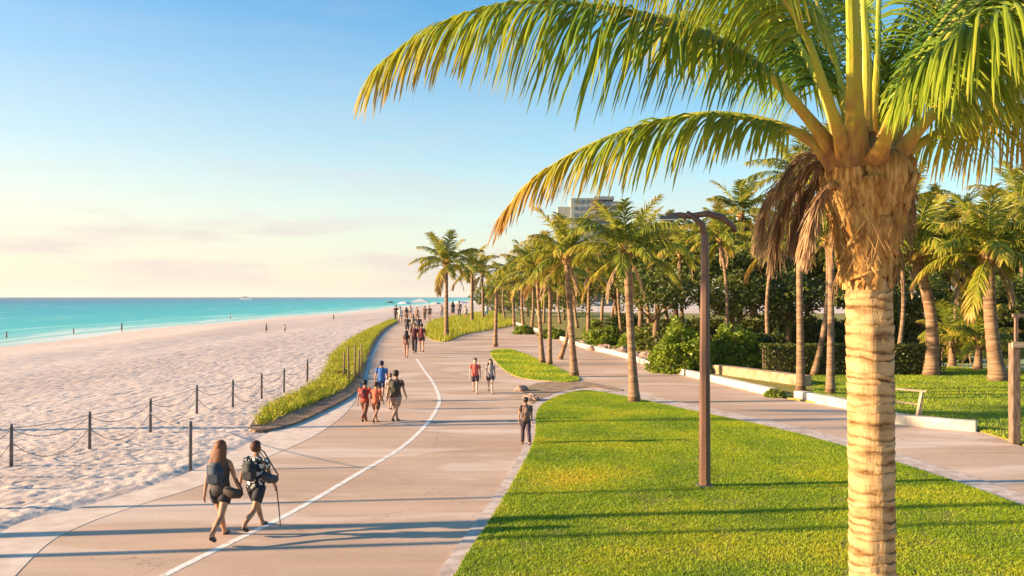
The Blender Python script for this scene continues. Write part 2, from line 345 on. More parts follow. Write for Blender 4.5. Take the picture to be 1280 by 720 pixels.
# sea
xs2 = np.concatenate([-np.geomspace(15000, 150, 40), np.arange(-148, -44, 1.5)]); ys2 = np.concatenate([np.linspace(-300, 60, 20), np.arange(63, 600, 5), np.geomspace(604, 15000, 50)])
X2, Y2 = np.meshgrid(xs2, ys2); dist = np.clip(shore_x(Y2)-X2, 0, None)
ti = np.interp(dist, [0, 4, 25, 90, 280, 700], [0, .06, .2, .45, .72, 1])
ny, nx = X2.shape; idx = np.arange(nx*ny).reshape(ny, nx); Q = np.stack([idx[:-1,:-1], idx[:-1,1:], idx[1:,1:], idx[1:,:-1]], -1).reshape(-1,4)
s = part('sea_water', mesh_np('sea_water', np.stack([X2,Y2,np.full_like(X2,-.42)],-1).reshape(-1,3), Q, M['sea'], ti.ravel()), None); tag(s, 'turquoise sea with small waves deepening to blue at the horizon', kind='structure')

# right hand kerb line of the right path (foot of the white wall)
wallL = [(590,392),(640,402),(690,420),(725,434),(775,446),(822,462),(877,475),(965,496),(1057,512),(1108,529),(1172,537),(1222,541)]
wallR = wallL+[(1280,560),(1400,610),(1700,760)]
PR = pxline(wallR, 6)
# pavement: everything between the two edges
pv = np.concatenate([PLd, PR[:, :2]]); 
pv = np.concatenate([PLd, PR[:, :2], np.array([[PR[-1,0], 2.5],[PLd[0,0], 2.5]])])
o = slab('promenade_pavement', pv, -.2, .03, M['pave']); tag(o, 'warm grey paved promenade splitting into two paths', kind='structure')
# pale band along the beach side
bandB = pxline([(-420,1290),(-180,960),(40,700),(100,660),(175,633),(250,609),(330,575),(400,542),(440,508),(459,470),(468,444),(477,425),(488,410),(500,399),(503,392),(498,387)], 6)
nA = 700
def resample(L_, n, y0=None, y1=None):
    L_ = np.asarray(L_)[:, :2]; 
    if y0 is not None:
        k = (L_[:,1] >= y0) & (L_[:,1] <= y1); L_ = L_[k]
    d = np.concatenate([[0], np.cumsum(np.linalg.norm(np.diff(L_, axis=0), axis=1))]); t = np.linspace(0, d[-1], n)
    return np.stack([np.interp(t, d, L_[:,0]), np.interp(t, d, L_[:,1])], 1)
o = strip('pavement_edge_band', resample(PLd, nA), resample(bandB, nA), -.1, .036, M['concrete']); tag(o, 'pale concrete band along the beach side of the promenade', kind='structure')
# centre line
ln = resample(pxline([(60,800),(205,722),(285,682),(350,650),(400,622),(450,592),(500,562),(530,535),(546,512),(549,497),(541,478),(530,463),(521,449)], 6), 120)
o = strip('painted_centre_line', offset(ln, .07), offset(ln, -.07), .02, .0345, M['paint']); tag(o, 'white painted line curving along the promenade', kind='structure')
# lawns
def pxpoly(pts, m=5): return catmull([G(x,y,.08) for x,y in pts], m, True)
lawn1 = pxpoly([(735,488),(700,494),(677,506),(670,520),(668,548),(648,590),(612,650),(585,690),(545,760),(470,900),(900,1180),(1500,1000),(1480,705),(1280,632),(1180,597),(1057,558),(960,533),(860,512),(790,497)])
kerb1 = pxpoly([(737,484.5),(695,490),(668,503),(660,519),(657,550),(634,592),(594,650),(564,690),(520,760),(430,900),(880,1240),(1560,1040),(1500,690),(1280,616),(1180,583),(1057,547),(960,524),(860,503.5),(790,490)])
o = slab('lawn_kerb', kerb1, -.1, .05, M['kerb']); tag(o, 'pale worn kerb around the large lawn', kind='structure')
o = slab('lawn_soil', lawn1, -.1, .08, M['turf']); tag(o, 'soil under the large lawn', kind='structure')
lawn2 = pxpoly([(613,441),(622,437),(640,437),(668,447),(700,461),(724,472),(712,477),(680,475),(650,471),(628,460)])
o = slab('small_lawn_soil', lawn2, -.1, .07, M['turf']); tag(o, 'soil under the narrow grass island', kind='structure')
bed = pxpoly([(656,486),(672,478),(700,476),(735,477),(775,485),(770,488),(735,483),(700,489),(676,498),(664,503),(656,496)])
o = slab('planting_bed_soil', bed, -.1, .055, M['soil']); tag(o, 'bare sandy planting bed between the two grass islands', kind='structure')
lawn3 = pxpoly([(531,418),(534,409),(545,402),(580,395),(612,391),(630,398),(640,406),(612,412),(580,418),(560,426),(543,425)])
o = slab('far_lawn_soil', lawn3, -.1, .07, M['turf']); tag(o, 'soil under the far green island', kind='structure')
bedR = np.concatenate([pxline(wallL, 5)[:, :2]+np.array([.15,.25]), pxline([(1222,541),(1285,561),(1400,606),(1700,740)], 4)[:, :2]+np.array([.1,.1]), np.array([G(1900,470), G(1700,400), G(1300,392), G(1000,392), G(850,392), G(700,390), G(640,388)])])
o = slab('garden_ground', bedR, -.1, .06, M['turf']); tag(o, 'shaded garden ground behind the white wall', kind='structure')
# blue-grey path on far right
o = slab('garden_path', [G(1165,457,.09), G(1290,462,.09), G(1500,470,.09), G(1500,447,.09), G(1290,441,.09), G(1190,443,.09)], 0, .09, plain((.36,.36,.38), .9, 'path_grey')); tag(o, 'grey path crossing behind the palms at the right', kind='structure')

def leafcloud(C, n, size, elong=1.0, aspect=.55, up=.35, tint=None):
    """n leaf quads centred on points C (n,3)"""
    d = rng.normal(size=(n,3)); d[:,2] = d[:,2]*.7; d /= np.linalg.norm(d,axis=1)[:,None]
    w = rng.normal(size=(n,3)); w -= d*(d*w).sum(1)[:,None]; w /= np.linalg.norm(w,axis=1)[:,None]
    sz = size*rng.uniform(.6,1.4,n)[:,None]; a = d*sz*.5; b_ = w*sz*.5*aspect
    V = np.stack([C-a, C+b_, C+a, C-b_], 1)
    return V.reshape(-1,3), np.arange(n*4).reshape(-1,4), np.repeat(tint, 4) if tint is not None else None
# ------------------------------------------------------------------ grass and leaves
def blades(name, polys, n, h, w, mat, zbase, tintf=None, lean=.5, seg2=False, excl=None):
    pts = []
    poly = polys; lo = poly.min(0); hi = poly.max(0)
    got = 0
    while got < n:
        m_ = n*2; 
        # denser near the camera
        x = rng.uniform(lo[0], hi[0], m_); y = rng.uniform(lo[1], hi[1], m_)
        k = inpoly(x, y, poly)
        if excl is not None: k &= excl(x, y)
        pts.append(np.stack([x[k], y[k]], 1)); got += k.sum()
    p = np.concatenate(pts)[:n]; n = len(p)
    a = rng.uniform(0, 2*np.pi, n); hh = h*rng.uniform(.55, 1.3, n)*(1+.35*perlin(p[:,0]*.8, p[:,1]*.8, 21)); ww = w*rng.uniform(.6,1.3,n)
    dx, dy = np.cos(a), np.sin(a); la = rng.uniform(0, 2*np.pi, n); ll = lean*hh*rng.uniform(.1,1,n)
    V = np.zeros((n,3,3)); V[:,0] = np.stack([p[:,0]-dx*ww, p[:,1]-dy*ww, np.full(n,zbase)],1); V[:,1] = np.stack([p[:,0]+dx*ww, p[:,1]+dy*ww, np.full(n,zbase)],1)
    V[:,2] = np.stack([p[:,0]+np.cos(la)*ll, p[:,1]+np.sin(la)*ll, zbase+hh],1)
    t = .43+.38*perlin(p[:,0]*.45, p[:,1]*.45, 31)+.18*perlin(p[:,0]*2, p[:,1]*2, 32)+rng.normal(0,.06,n)
    if tintf is not None: t = t+tintf(p[:,0], p[:,1])
    return mesh_np(name, V.reshape(-1,3), np.arange(n*3).reshape(-1,3), mat, np.repeat(np.clip(t,0,1),3))
l1 = lawn1[:, :2]
lawn_near = np.array([p for p in l1])
vis = lambda x, y: (y > 11.5) & (np.abs(x) < y*.64+1) & ((perlin(x*.9+5, y*.9, 91)+.5*perlin(x*3.1, y*3.1, 92) < .36) | (rng.random(x.shape) < .45))
def dry(x, y): cx, cy = G(720,598); return .28*np.exp(-(((x-cx)/1.6)**2+((y-cy)/1.3)**2))+.15*np.exp(-(((x-5.5)/2.)**2+((y-15)/1.2)**2))
o = part('lawn_grass', blades('lawn_grass', lawn_near, 380000, .036, .010, M['grass'], .08, dry, 1.5, excl=vis), None); tag(o, 'bright yellow green mown grass of the large lawn', kind='stuff')
o = part('small_lawn_grass', blades('small_lawn_grass', lawn2[:, :2], 22000, .08, .016, M['grass'], .07), None); tag(o, 'bright grass on the narrow island between the paths', kind='stuff')
o = part('far_island_plants', blades('far_island_plants', lawn3[:, :2], 16000, .7, .06, M['duneleaf'], .05, lambda x,y: .0*x, .9), None); tag(o, 'low yellow green ground cover on the far island under two palms', kind='stuff')
o = part('garden_grass', blades('garden_grass', bedR, 110000, .07, .017, M['grass'], .06, lambda x,y: -.06+.0*x, .8, excl=lambda x,y: (x > G(975,480)[0]*(y/39.)) & (y < 66) & (np.abs(x) < y*.62+2)), None); tag(o, 'green lawn behind the white wall under the palms', kind='stuff')
# dune plants along the beach
duneP = catmull([G(x,y) for x,y in [(322,536),(330,520),(352,506),(380,492),(402,476),(412,458),(418,445),(440,426),(468,411),(490,401),(495,403),(482,410),(470,421),(458,440),(449,462),(430,488),(388,509),(352,524)]], 5, True)[:, :2]
def dune_h(x, y): 
    return .30
cx = duneP.mean(0)
n = 46000; o = part('dune_plants', blades('dune_plants', duneP, n, .40, .028, M['duneleaf'], .0, None, 1.3), None); tag(o, 'yellow green beach plants along the left edge of the promenade', kind='stuff')
pp = rng.uniform(duneP.min(0), duneP.max(0), (120000,2)); pp = pp[inpoly(pp[:,0],pp[:,1],duneP)][:24000]
hh_ = rng.uniform(.05,.42,len(pp))*(1+.4*perlin(pp[:,0]*.7,pp[:,1]*.7,77)); V,Q,tt = leafcloud(np.column_stack([pp,hh_]), len(pp), .13, aspect=.5, tint=np.clip(.5+.35*perlin(pp[:,0]*.6,pp[:,1]*.6,78)+rng.normal(0,.12,len(pp)),0,1))
o = part('beach_vine_leaves', mesh_np('beach_vine_leaves',V,Q,M['duneleaf'],tt), None); tag(o, 'broad yellow leaves mixed into the beach plants', kind='stuff')
duS = catmull([G(x,y) for x,y in [(314,541),(322,523),(344,507),(376,492),(399,476),(410,458),(417,444),(440,425),(468,410),(490,400),(497,402),(486,410),(474,422),(463,442),(455,466),(446,491),(398,519),(356,536)]], 5, True)[:, :2]
o = slab('dune_soil', duS, -.1, .11, M['bank']); tag(o, 'sandy bank under the beach plants', kind='structure')

def crown_mesh(name, n, rad, clumps, lsize, mat, zc, flat=.75, seed=0, low=-.5):
    r = np.random.default_rng(seed); cs = []
    for _ in range(clumps):
        v = r.normal(size=3); v /= np.linalg.norm(v); v[2] = abs(v[2])*(1 if r.random() > .25 else -.6); k = r.uniform(.45,.95)
        cs.append((v*k*np.array([rad,rad,rad*flat]), r.uniform(.20,.42)*rad, r.uniform(-.22,.22)))
    C = []; T = []
    for c, rr, t in cs:
        m_ = max(6, int(n/clumps)); v = r.normal(size=(m_,3)); v /= np.linalg.norm(v,axis=1)[:,None]; q = v*rr*(r.uniform(.35,1,m_)**.5)[:,None]*np.array([1,1,.75])
        C.append(c+q); T.append(.42+t+.0*q[:,0]+r.normal(0,.12,m_))
    C = np.concatenate(C)+np.array([0,0,zc]); T = np.clip(np.concatenate(T),0,1)
    V, Q, tt = leafcloud(C, len(C), lsize, tint=T); return mesh_np(name, V, Q, mat, tt)

# ------------------------------------------------------------------ fronds
def frond_mesh(name, pts, lmax, npairs, lw, mat, matst, r0=.04, droop=1.6, seg=4, three=False, t0=.2, tipt=.35, tint0=.35, ang=55, lprof=None, seed=1, flare=0., jit=.12, vee=.25):
    """pts: rachis control points. Stalk tube + leaflets in one mesh."""
    r = np.random.default_rng(seed)
    c = catmull(pts, 10); n = len(c); d = np.gradient(c, axis=0); d /= np.linalg.norm(d, axis=1)[:,None]
    cum = np.concatenate([[0], np.cumsum(np.linalg.norm(np.diff(c,axis=0),axis=1))]); Lr = cum[-1]
    mb = MB(); rad = [r0*((1-.9*(cum[i]/Lr)**.75)+flare*math.exp(-cum[i]/.16)) for i in range(n)]
    KT = 10 if three else 6; tt_ = np.concatenate([np.repeat(np.minimum(cum/max(Lr,1e-6)*2.2,1), KT), [0,1]])
    mb.tube([tuple(p) for p in c], rad, KT, tint=tt_, flat=.62); nst = sum(len(q) for q in mb.q)+sum(len(q) for q in mb.t)
    stq, stt = len(mb.q[0]), len(mb.t[0])
    Vs = []; Qs = []; Ts = []; k = 0; na = 3 if three else 2
    for i in range(npairs):
        t = t0+(1-t0)*((i+.5)/npairs); s_ = t*Lr
        p = np.array([np.interp(s_, cum, c[:,j]) for j in range(3)]); T = np.array([np.interp(s_, cum, d[:,j]) for j in range(3)]); T /= np.linalg.norm(T)
        side = np.cross(T, (0,0,1.)); ns = np.linalg.norm(side)
        side = side/ns if ns > .15 else np.array((0,1.,0)); upv = np.cross(side, T)
        u = (t-t0)/(1-t0); pl = (math.sin(math.pi*min(1,(.12+.80*u)))**.6 if lprof is None else lprof(u))
        for sg in (-1, 1):
            ll = lmax*pl*r.uniform(.82,1.12); aa = R(ang-20*u+r.normal(0,7))
            D = side*sg*math.sin(aa)+T*math.cos(aa)+upv*(vee+r.normal(0,jit)); D /= np.linalg.norm(D)
            q = p.copy(); g_ = droop*r.uniform(.8,1.2); pts_ = [q.copy()]; dirs = [D.copy()]
            for e in range(seg):
                f_ = (e+1)/seg; Dn = D+np.array((0,0,-1.))*g_*f_**1.1+r.normal(0,.06,3); Dn /= np.linalg.norm(Dn)
                q = q+Dn*ll/seg; pts_.append(q.copy()); dirs.append(Dn)
            wv0 = np.cross(D, upv); wv0 /= (np.linalg.norm(wv0)+1e-9); tw = r.uniform(-.6,.6)
            base = k; tt = tint0+tipt*max(0,u-.35)/.65+r.normal(0,.06)
            for e in range(seg+1):
                De = dirs[e]; w = wv0-De*np.dot(wv0,De); w /= (np.linalg.norm(w)+1e-9); nn_ = np.cross(De, w)
                w = w*math.cos(tw)+nn_*math.sin(tw); nn_ = np.cross(De, w)
                ww = lw*.5*(.55,1,.95,.7,.12,.1)[min(int(e*4/seg+.5),5)] if e < seg else lw*.06
                if three: Vs += [pts_[e]-w*ww+nn_*ww*.35, pts_[e], pts_[e]+w*ww+nn_*ww*.35]
                else: Vs += [pts_[e]-w*ww, pts_[e]+w*ww]
                Ts += [tt+.28*(e/seg)**2.5]*na; k += na
            for e in range(seg):
                a = base+e*na
                for z in range(na-1): Qs.append((a+z, a+z+1, a+na+z+1, a+na+z))
    mb.add(Vs, Qs, None, np.clip(Ts,0,1))
    V = np.concatenate(mb.v); q = np.concatenate(mb.q); t_ = np.concatenate(mb.t)
    mi = np.concatenate([np.zeros(stq), np.ones(len(q)-stq), np.zeros(len(t_))])
    return mesh_np(name, V, [q, t_], None, np.concatenate(mb.ti), False, [matst, mat], mi)

# generic palm fronds, root at origin, growing along +X
def arc(length, e0, e1, n=8, side=0.):
    pts = [np.zeros(3)]; st = length/n
    for i in range(n):
        a = R(e0+(e1-e0)*((i+.5)/n)**1.1); pts.append(pts[-1]+np.array([math.cos(a)*st, side*st*((i+1)/n), math.sin(a)*st]))
    return pts
FR = {}
specs = {'up': (78, 35), 'rise': (62, -15), 'arch': (40, -45), 'level': (18, -62), 'low': (-12, -78)}
for kk, (e0, e1) in specs.items():
    FR[kk] = [frond_mesh('palm_frond', arc(1.0, e0, e1, side=sd_), .27, 50, .022, M['palmleaf'], M['petiole'], .016, 1.5 if kk != 'up' else .7, 3, t0=.16, tint0=(.42 if kk != 'low' else .62), tipt=.22, seed=hash(kk) % 97 + i, ang=52) for i, sd_ in enumerate((-.12,.12))]
FR['dead'] = [frond_mesh('dry_frond', arc(1.0, -35, -88, side=sd_), .18, 26, .022, M['palmdry'], M['petiole_dark'], .016, 2.2, 3, t0=.2, tint0=.4, seed=60+i, ang=40) for i, sd_ in enumerate((-.1,.1))]
def palm(base, top, rad, flen, label, nf=18, lean=0, seed=0, bend=0., dead=2, group='coconut palms along the promenade', name='palm_tree', mixw=None, zb=0., mat='ptrunk'):
    """base, top world points; fronds shared meshes"""
    r = random.Random(seed*7+3); bx, by = base; tx, ty, tz = top
    root = thing(name, label, 'palm tree', (bx,by,zb), group)
    mb = MB(); n = 26; pts = []; rr = []
    for i in range(n+1):
        t = i/n; x = (tx-bx)*t+bend*math.sin(math.pi*t); y = (ty-by)*t; pts.append((x, y, (tz-zb)*t))
        rr.append(rad*(1.0+.55*math.exp(-t*9)-.22*t)*(1+.05*(i%2)))
    mb.tube(pts, rr, 10); mb.build('trunk', M[mat], root, smooth=True)
    tl = Vector((tx-bx, ty-by, tz-zb)); mb = MB(); b0 = tl-Vector((0,0,flen*.13))
    mb.tube([b0, b0+Vector((0,0,flen*.05)), tl, tl+Vector((0,0,flen*.06))], [rad*.8, rad*1.35, rad*1.5, rad*.5], 10); mb.build('crown_fibre', M['pboot'], root, smooth=True)
    seq = (['up']*5+['rise']*int(nf*.3)+['arch']*int(nf*.32)+['level']*int(nf*.22)+['low']*int(nf*.1)) if mixw is None else mixw
    a0 = r.uniform(0, 6.28)
    for i, kk in enumerate(seq+['dead']*dead):
        az = a0+i*2.39996+r.uniform(-.2,.2); sc = flen*r.uniform(.85,1.1)*(.92 if kk == 'up' else 1)*(.75 if kk == 'dead' else 1)
        zo = {'up': .05, 'rise': .03, 'arch': 0, 'level': -.03, 'low': -.05, 'dead': -.08}[kk]*flen
        part('frond' if kk != 'dead' else 'dry_frond', r.choice(FR[kk]), root, loc=(tl.x+math.cos(az)*rad*.7, tl.y+math.sin(az)*rad*.7, tl.z+zo), rot=(r.uniform(-.15,.15), r.uniform(-.1,.1), az), scale=(sc,sc,sc))
    return root
def ppalm(bpx, bpy_, tpx, tpy, rad, flen, label, dy=0, zb=.05, **kw):
    b_ = G(bpx, bpy_, zb); t = P(tpx, tpy, b_[1]+dy); return palm(b_, (t.x,t.y,t.z), rad, flen, label, zb=zb, **kw)

# ------------------------------------------------------------------ foreground coconut palm
D0 = 6.7
hp = thing('coconut_palm', 'huge nearby coconut palm with ringed trunk and long drooping fronds', 'palm tree', (P(1087,HY,D0).x, D0, .05))
OX, OY, OZ = P(1087,HY,D0).x, D0, .05
def loc(v): return (v[0]-OX, v[1]-OY, v[2]-OZ)
# trunk with rings
ztop = P(0,330,D0).z-OZ; zz = 0; rings = []
r = random.Random(5)
while zz < ztop: rings.append(zz); zz += r.choice((.045,.06,.075,.09,.12))*r.uniform(.85,1.15)
rings.append(ztop)
K = 56; rows = []; V = []; TI = []
for ri in range(len(rings)-1):
    a, b_ = rings[ri], rings[ri+1]; ti0 = r.uniform(-.1,.1); ph = r.uniform(0,6.28)
    for fr, rad_, ti_ in ((.02,.0,.15),(.12,.002,.32),(.3,.004,.60),(.6,.006,.72),(.85,.008,.60),(.97,.007,.38)):
        rows.append((a+(b_-a)*fr, rad_, ti_+ti0, ph))
for (z_, rd, ti_, ph) in rows:
    base_r = .160+.10*math.exp(-z_*1.6)+.004*math.sin(z_*2.1)
    cxo = .02*math.sin(z_*.8)
    for j in range(K):
        a = 2*math.pi*j/K; tilt = .020*math.sin(a+ph)+.007*math.sin(3*a+ph*2+z_)+.003*math.sin(7*a+ph*3)+.003*math.sin(17*a+ph*5)
        rr_ = base_r+rd*(1+.5*math.sin(5*a+ph*3))+.003*math.sin(9*a+z_*3)
        V.append((cxo+rr_*math.cos(a), rr_*math.sin(a), z_+tilt)); TI.append(ti_+.08*math.sin(4*a+ph*5))
nr = len(rows); Q = [(i*K+j, i*K+(j+1)%K, (i+1)*K+(j+1)%K, (i+1)*K+j) for i in range(nr-1) for j in range(K)]
part('trunk', mesh_np('trunk', V, np.array(Q), M['trunk'], TI, True), hp)
# crown mass: overlapping leaf sheaths
cb = P(1082,352,D0); ctp = P(1085,205,D0)
mb = MB(); prof = [(362,.165),(345,.175),(325,.19),(300,.215),(275,.24),(250,.275),(228,.305),(205,.29),(190,.22),(175,.12)]
V = []; K = 40
for i,(py,rr_) in enumerate(prof):
    c = P(1084,py,D0); 
    for j in range(K):
        a = 2*math.pi*j/K; q = rr_*(1+.07*math.sin(3*a+i*.7)+.05*math.sin(7*a-i*1.3)+.03*math.sin(13*a+i*2)); V.append(loc((c.x+q*math.cos(a), c.y+q*math.sin(a), c.z)))
Q = [(i*K+j, (i+1)*K+j, (i+1)*K+(j+1)%K, i*K+(j+1)%K) for i in range(len(prof)-1) for j in range(K)]
part('crown_fibre', mesh_np('crown_fibre', V, np.array(Q), M['sheath'], None, True), hp)
# sheaths: tapered flat straps wrapping the crown and turning into stalks
r = random.Random(9)
def strap(name, pts, w0, w1, th, mat, parent=hp):
    mb = MB(); c = catmull(pts, 6); n = len(c); mb.tube([loc(p) for p in c], [w0+(w1-w0)*(i/(n-1)) for i in range(n)], 8, flat=th); return mb.build(name, mat, parent, smooth=True)
for (p0, p1, p2, w0, w1) in [((1048,330),(1075,285),(1120,240),.016,.014),((1110,335),(1100,290),(1096,240),.018,.012),((1052,352),(1084,342),(1120,333),.014,.012)]:
    A = []
    for x,y in (p0,p1,p2):
        rr_ = np.interp(y, [p_[0] for p_ in prof[::-1]], [p_[1] for p_ in prof[::-1]])+.02; dx_ = (x-1084)/F*D0; A.append(P(x,y,D0-math.sqrt(max(rr_**2-dx_**2,.0004))))
    strap('leaf_sheath', [tuple(a) for a in A], w0, w1, .6, M['sheath'])
def shield(a0, zb, zt, wb, wt, lift, seed):
    NA, NZ = 26, 16; V = []; TI = []; rg = random.Random(seed); ph = rg.uniform(0,6)
    for i in range(NZ+1):
        v = i/NZ; z_ = zb+(zt-zb)*v; hw = (wb+(wt-wb)*v**.8); py = HY-(z_+OZ-H)*F/D0; rr_ = np.interp(py, [p_[0] for p_ in prof[::-1]], [p_[1] for p_ in prof[::-1]])+.012+lift*v**2.2+.012*(1-v)
        for j in range(NA+1):
            u = j/NA*2-1; edge = 1+.10*math.sin(v*23+ph)+.06*math.sin(v*51+ph*2); a = a0+u*hw*edge+.10*math.sin(v*3+ph)
            q = rr_-.018*u*u+.007*math.sin(u*17+ph+v*2)+.004*math.sin(u*41+ph)
            zz_ = z_+(.05*math.sin(u*9+ph)+.03*math.sin(u*23+ph*3))*(1-v)**3
            V.append((q*math.cos(a)-.02, q*math.sin(a), zz_)); TI.append(.3)
    Q = [(i*(NA+1)+j, i*(NA+1)+j+1, (i+1)*(NA+1)+j+1, (i+1)*(NA+1)+j) for i in range(NZ) for j in range(NA)]
    o = part('leaf_sheath', mesh_np('leaf_sheath', V, np.array(Q), M['sheath'], None, True), hp); md = o.modifiers.new('t','SOLIDIFY'); md.thickness = .014
zc0 = P(0,352,D0).z-OZ; zc1 = P(0,200,D0).z-OZ
rsh = random.Random(12); kk_ = 0
for lay,(f0,f1,n_,wb,wt,lf) in enumerate([(.0,.55,5,1.0,.35,.03),(.22,.82,5,.95,.28,.05),(.42,1.04,6,.85,.24,.05),(.60,1.22,6,.75,.20,.02)]):
    for i in range(n_):
        a0 = 2*math.pi*(i/n_)+lay*.9+rsh.uniform(-.15,.15); shield(a0, zc0+(zc1-zc0)*(f0+rsh.uniform(-.04,.04)), zc0+(zc1-zc0)*(f1+rsh.uniform(-.05,.05)), wb, wt, lf, kk_); kk_ += 1
# ragged fibre strands around the sheath foot
mb = MB()
for i in range(150):
    a = r.uniform(0, 2*math.pi); z_ = r.uniform(0,1); py = 215+z_*125; rr_ = (.31-.13*z_)*r.uniform(.95,1.1); c = P(1084,py,D0)
    p = Vector((c.x+rr_*math.cos(a), c.y+rr_*math.sin(a), c.z)); l_ = r.uniform(.08,.30); tw = r.uniform(-.5,.5)
    q1 = p+Vector((math.cos(a)*.03-math.sin(a)*tw*l_*.5, math.sin(a)*.03+math.cos(a)*tw*l_*.5, -l_*.5)); q2 = p+Vector((math.cos(a)*.02-math.sin(a)*tw*l_, math.sin(a)*.02+math.cos(a)*tw*l_, -l_))
    mb.tube([loc(p), loc(q1), loc(q2)], [.004,.0035,.0015], 4, tint=r.random())
mb.build('fibre_strands', M['pboot'], hp)
def hfrond(name, pts, lmax, npairs, seed, tint0=.35, tipt=.45, droop=3.0, r0=.045, lw=.024, t0=.22, ang=60, mat='frond', st='petiole', lprof=None, vee=.25, jit=.12):
    w = [np.array(loc(P(x,y,d))) for x,y,d in pts]
    return part(name, frond_mesh(name, w, lmax*(1.18 if name=='frond' else 1), int(npairs*(1.55 if name=='frond' else 1.3)), lw, M[mat], M[st], r0, droop, 6, True, t0, tipt, tint0, ang, lprof, seed, flare=(1.1 if name=='frond' else 0), jit=jit, vee=vee), hp)
lp = lambda u: (.55+.75*u/.35 if u < .35 else 1.3-(u-.35)*1.25)*.8
# upper left long frond, lower left frond
hfrond('frond', [(1050,200,6.6),(1012,150,6.5),(955,88,6.35),(870,38,6.2),(760,10,6.1),(650,3,6.05),(560,26,6.0),(500,60,6.0),(468,92,6.0)], .78, 105, 1, .30, .55, 3.0, .05, lprof=lp)
hfrond('frond', [(1046,208,6.6),(1008,172,6.65),(950,150,6.75),(880,143,6.8),(800,158,6.9),(720,190,6.9),(662,228,6.9),(628,268,6.9)], .62, 95, 2, .50, .5, 2.6, .045, t0=.15, lprof=lp)
# the stalk that rises straight up toward the viewer and over the top of the frame
hfrond('frond', [(1070,205,6.5),(1068,120,6.35),(1066,20,6.15),(1058,-110,5.9),(1030,-240,5.5),(980,-330,5.0),(900,-350,4.5)], .75, 60, 3, .45, .3, 2.6, .075, t0=.42)
# right hand fronds
hfrond('frond', [(1115,205,6.6),(1150,160,6.5),(1205,105,6.4),(1275,60,6.3),(1370,35,6.2),(1480,50,6.1),(1570,100,6.1)], .80, 95, 4, .55, .35, 2.8, .048, t0=.16, lprof=lp)
hfrond('frond', [(1112,210,6.7),(1150,180,6.9),(1205,150,7.1),(1275,132,7.3),(1360,135,7.4),(1440,165,7.4)], .74, 85, 5, .62, .35, 2.6, .045, t0=.18, lprof=lp)
hfrond('frond', [(1096,205,6.7),(1112,150,6.9),(1150,70,7.1),(1215,-10,7.4),(1310,-60,7.6),(1420,-60,7.8)], .80, 85, 6, .22, .3, 2.6, .045, t0=.2)
# behind, rising left and right, their leaflets hanging into the top of the picture
hfrond('frond', [(1055,200,6.8),(1030,120,7.1),(985,35,7.5),(915,-40,7.9),(830,-70,8.2),(740,-55,8.5)], .85, 90, 7, .28, .3, 2.8, .045, t0=.2)
hfrond('frond', [(1062,200,6.9),(1050,100,7.3),(1020,0,7.8),(975,-80,8.4),(920,-110,8.9)], .85, 80, 8, .45, .2, 2.6, .04, t0=.25)
hfrond('frond', [(1100,200,6.8),(1125,120,7.2),(1165,20,7.7),(1225,-60,8.2),(1310,-95,8.6)], .85, 85, 9, .35, .2, 2.6, .04, t0=.22)
hfrond('frond', [(1088,195,6.9),(1096,90,7.3),(1100,-20,7.9),(1112,-120,8.6),(1140,-170,9.3)], .85, 80, 10, .5, .2, 2.4, .04, t0=.25)
hfrond('frond', [(1095,200,6.4),(1130,130,6.0),(1190,60,5.6),(1270,10,5.2),(1400,0,4.9)], .70, 80, 11, .35, .3, 2.8, .045, t0=.3)
hfrond('frond', [(1058,200,6.5),(1034,120,6.2),(1000,30,5.9),(935,-60,5.6),(850,-110,5.3),(740,-110,5.1)], .70, 80, 12, .40, .3, 2.8, .045, t0=.35)
hfrond('frond', [(1080,190,6.7),(1084,90,6.75),(1080,-30,6.8),(1088,-160,6.9),(1120,-260,7.1)], .6, 50, 13, .55, .1, .8, .05, t0=.35)
hfrond('frond', [(1104,200,6.6),(1150,115,6.7),(1190,40,6.8),(1260,-20,6.9),(1350,-30,7.0)], .75, 80, 14, .42, .3, 2.8, .042, t0=.2)
hfrond('frond', [(1100,195,6.7),(1140,100,6.9),(1200,20,7.0),(1290,-30,7.1),(1400,-20,7.1)], .85, 80, 15, .35, .3, 2.8, .04, t0=.2)
hfrond('frond', [(1104,198,6.8),(1160,110,7.3),(1230,60,7.9),(1320,45,8.5),(1420,80,9.0)], .85, 80, 16, .40, .3, 2.8, .04, t0=.2)
hfrond('frond', [(1060,195,6.8),(1025,100,7.4),(960,40,8.2),(880,15,9.0),(800,30,9.6)], .85, 80, 17, .38, .3, 2.8, .04, t0=.2)
# brown dry fronds hanging under the crown on the left
M_d = 'palmdry'
for i,(pts, lm) in enumerate([([(1048,212,6.65),(1018,205,6.75),(990,235,6.85),(975,275,6.9),(968,318,6.9)], .34), ([(1050,222,6.7),(1026,222,6.9),(1004,255,7.0),(994,300,7.0)], .30), ([(1046,230,6.5),(1030,240,6.6),(1016,275,6.6),(1010,318,6.6)], .24), ([(1044,205,6.9),(1012,192,7.1),(985,215,7.2),(962,250,7.3),(950,300,7.3)], .32)]):
    hfrond('dry_frond', pts, lm*1.2, 120, 30+i, .25+.1*i, .15, 2.6, .03, .012, .10, 38, 'palmdry', 'petiole_dark', jit=.35)
hfrond('dry_frond', [(1122,215,6.7),(1136,230,6.8),(1142,262,6.8),(1140,300,6.8)], .16, 30, 40, .5, .1, 2.2, .022, .016, .1, 45, 'palmdry', 'petiole_dark', jit=.25)

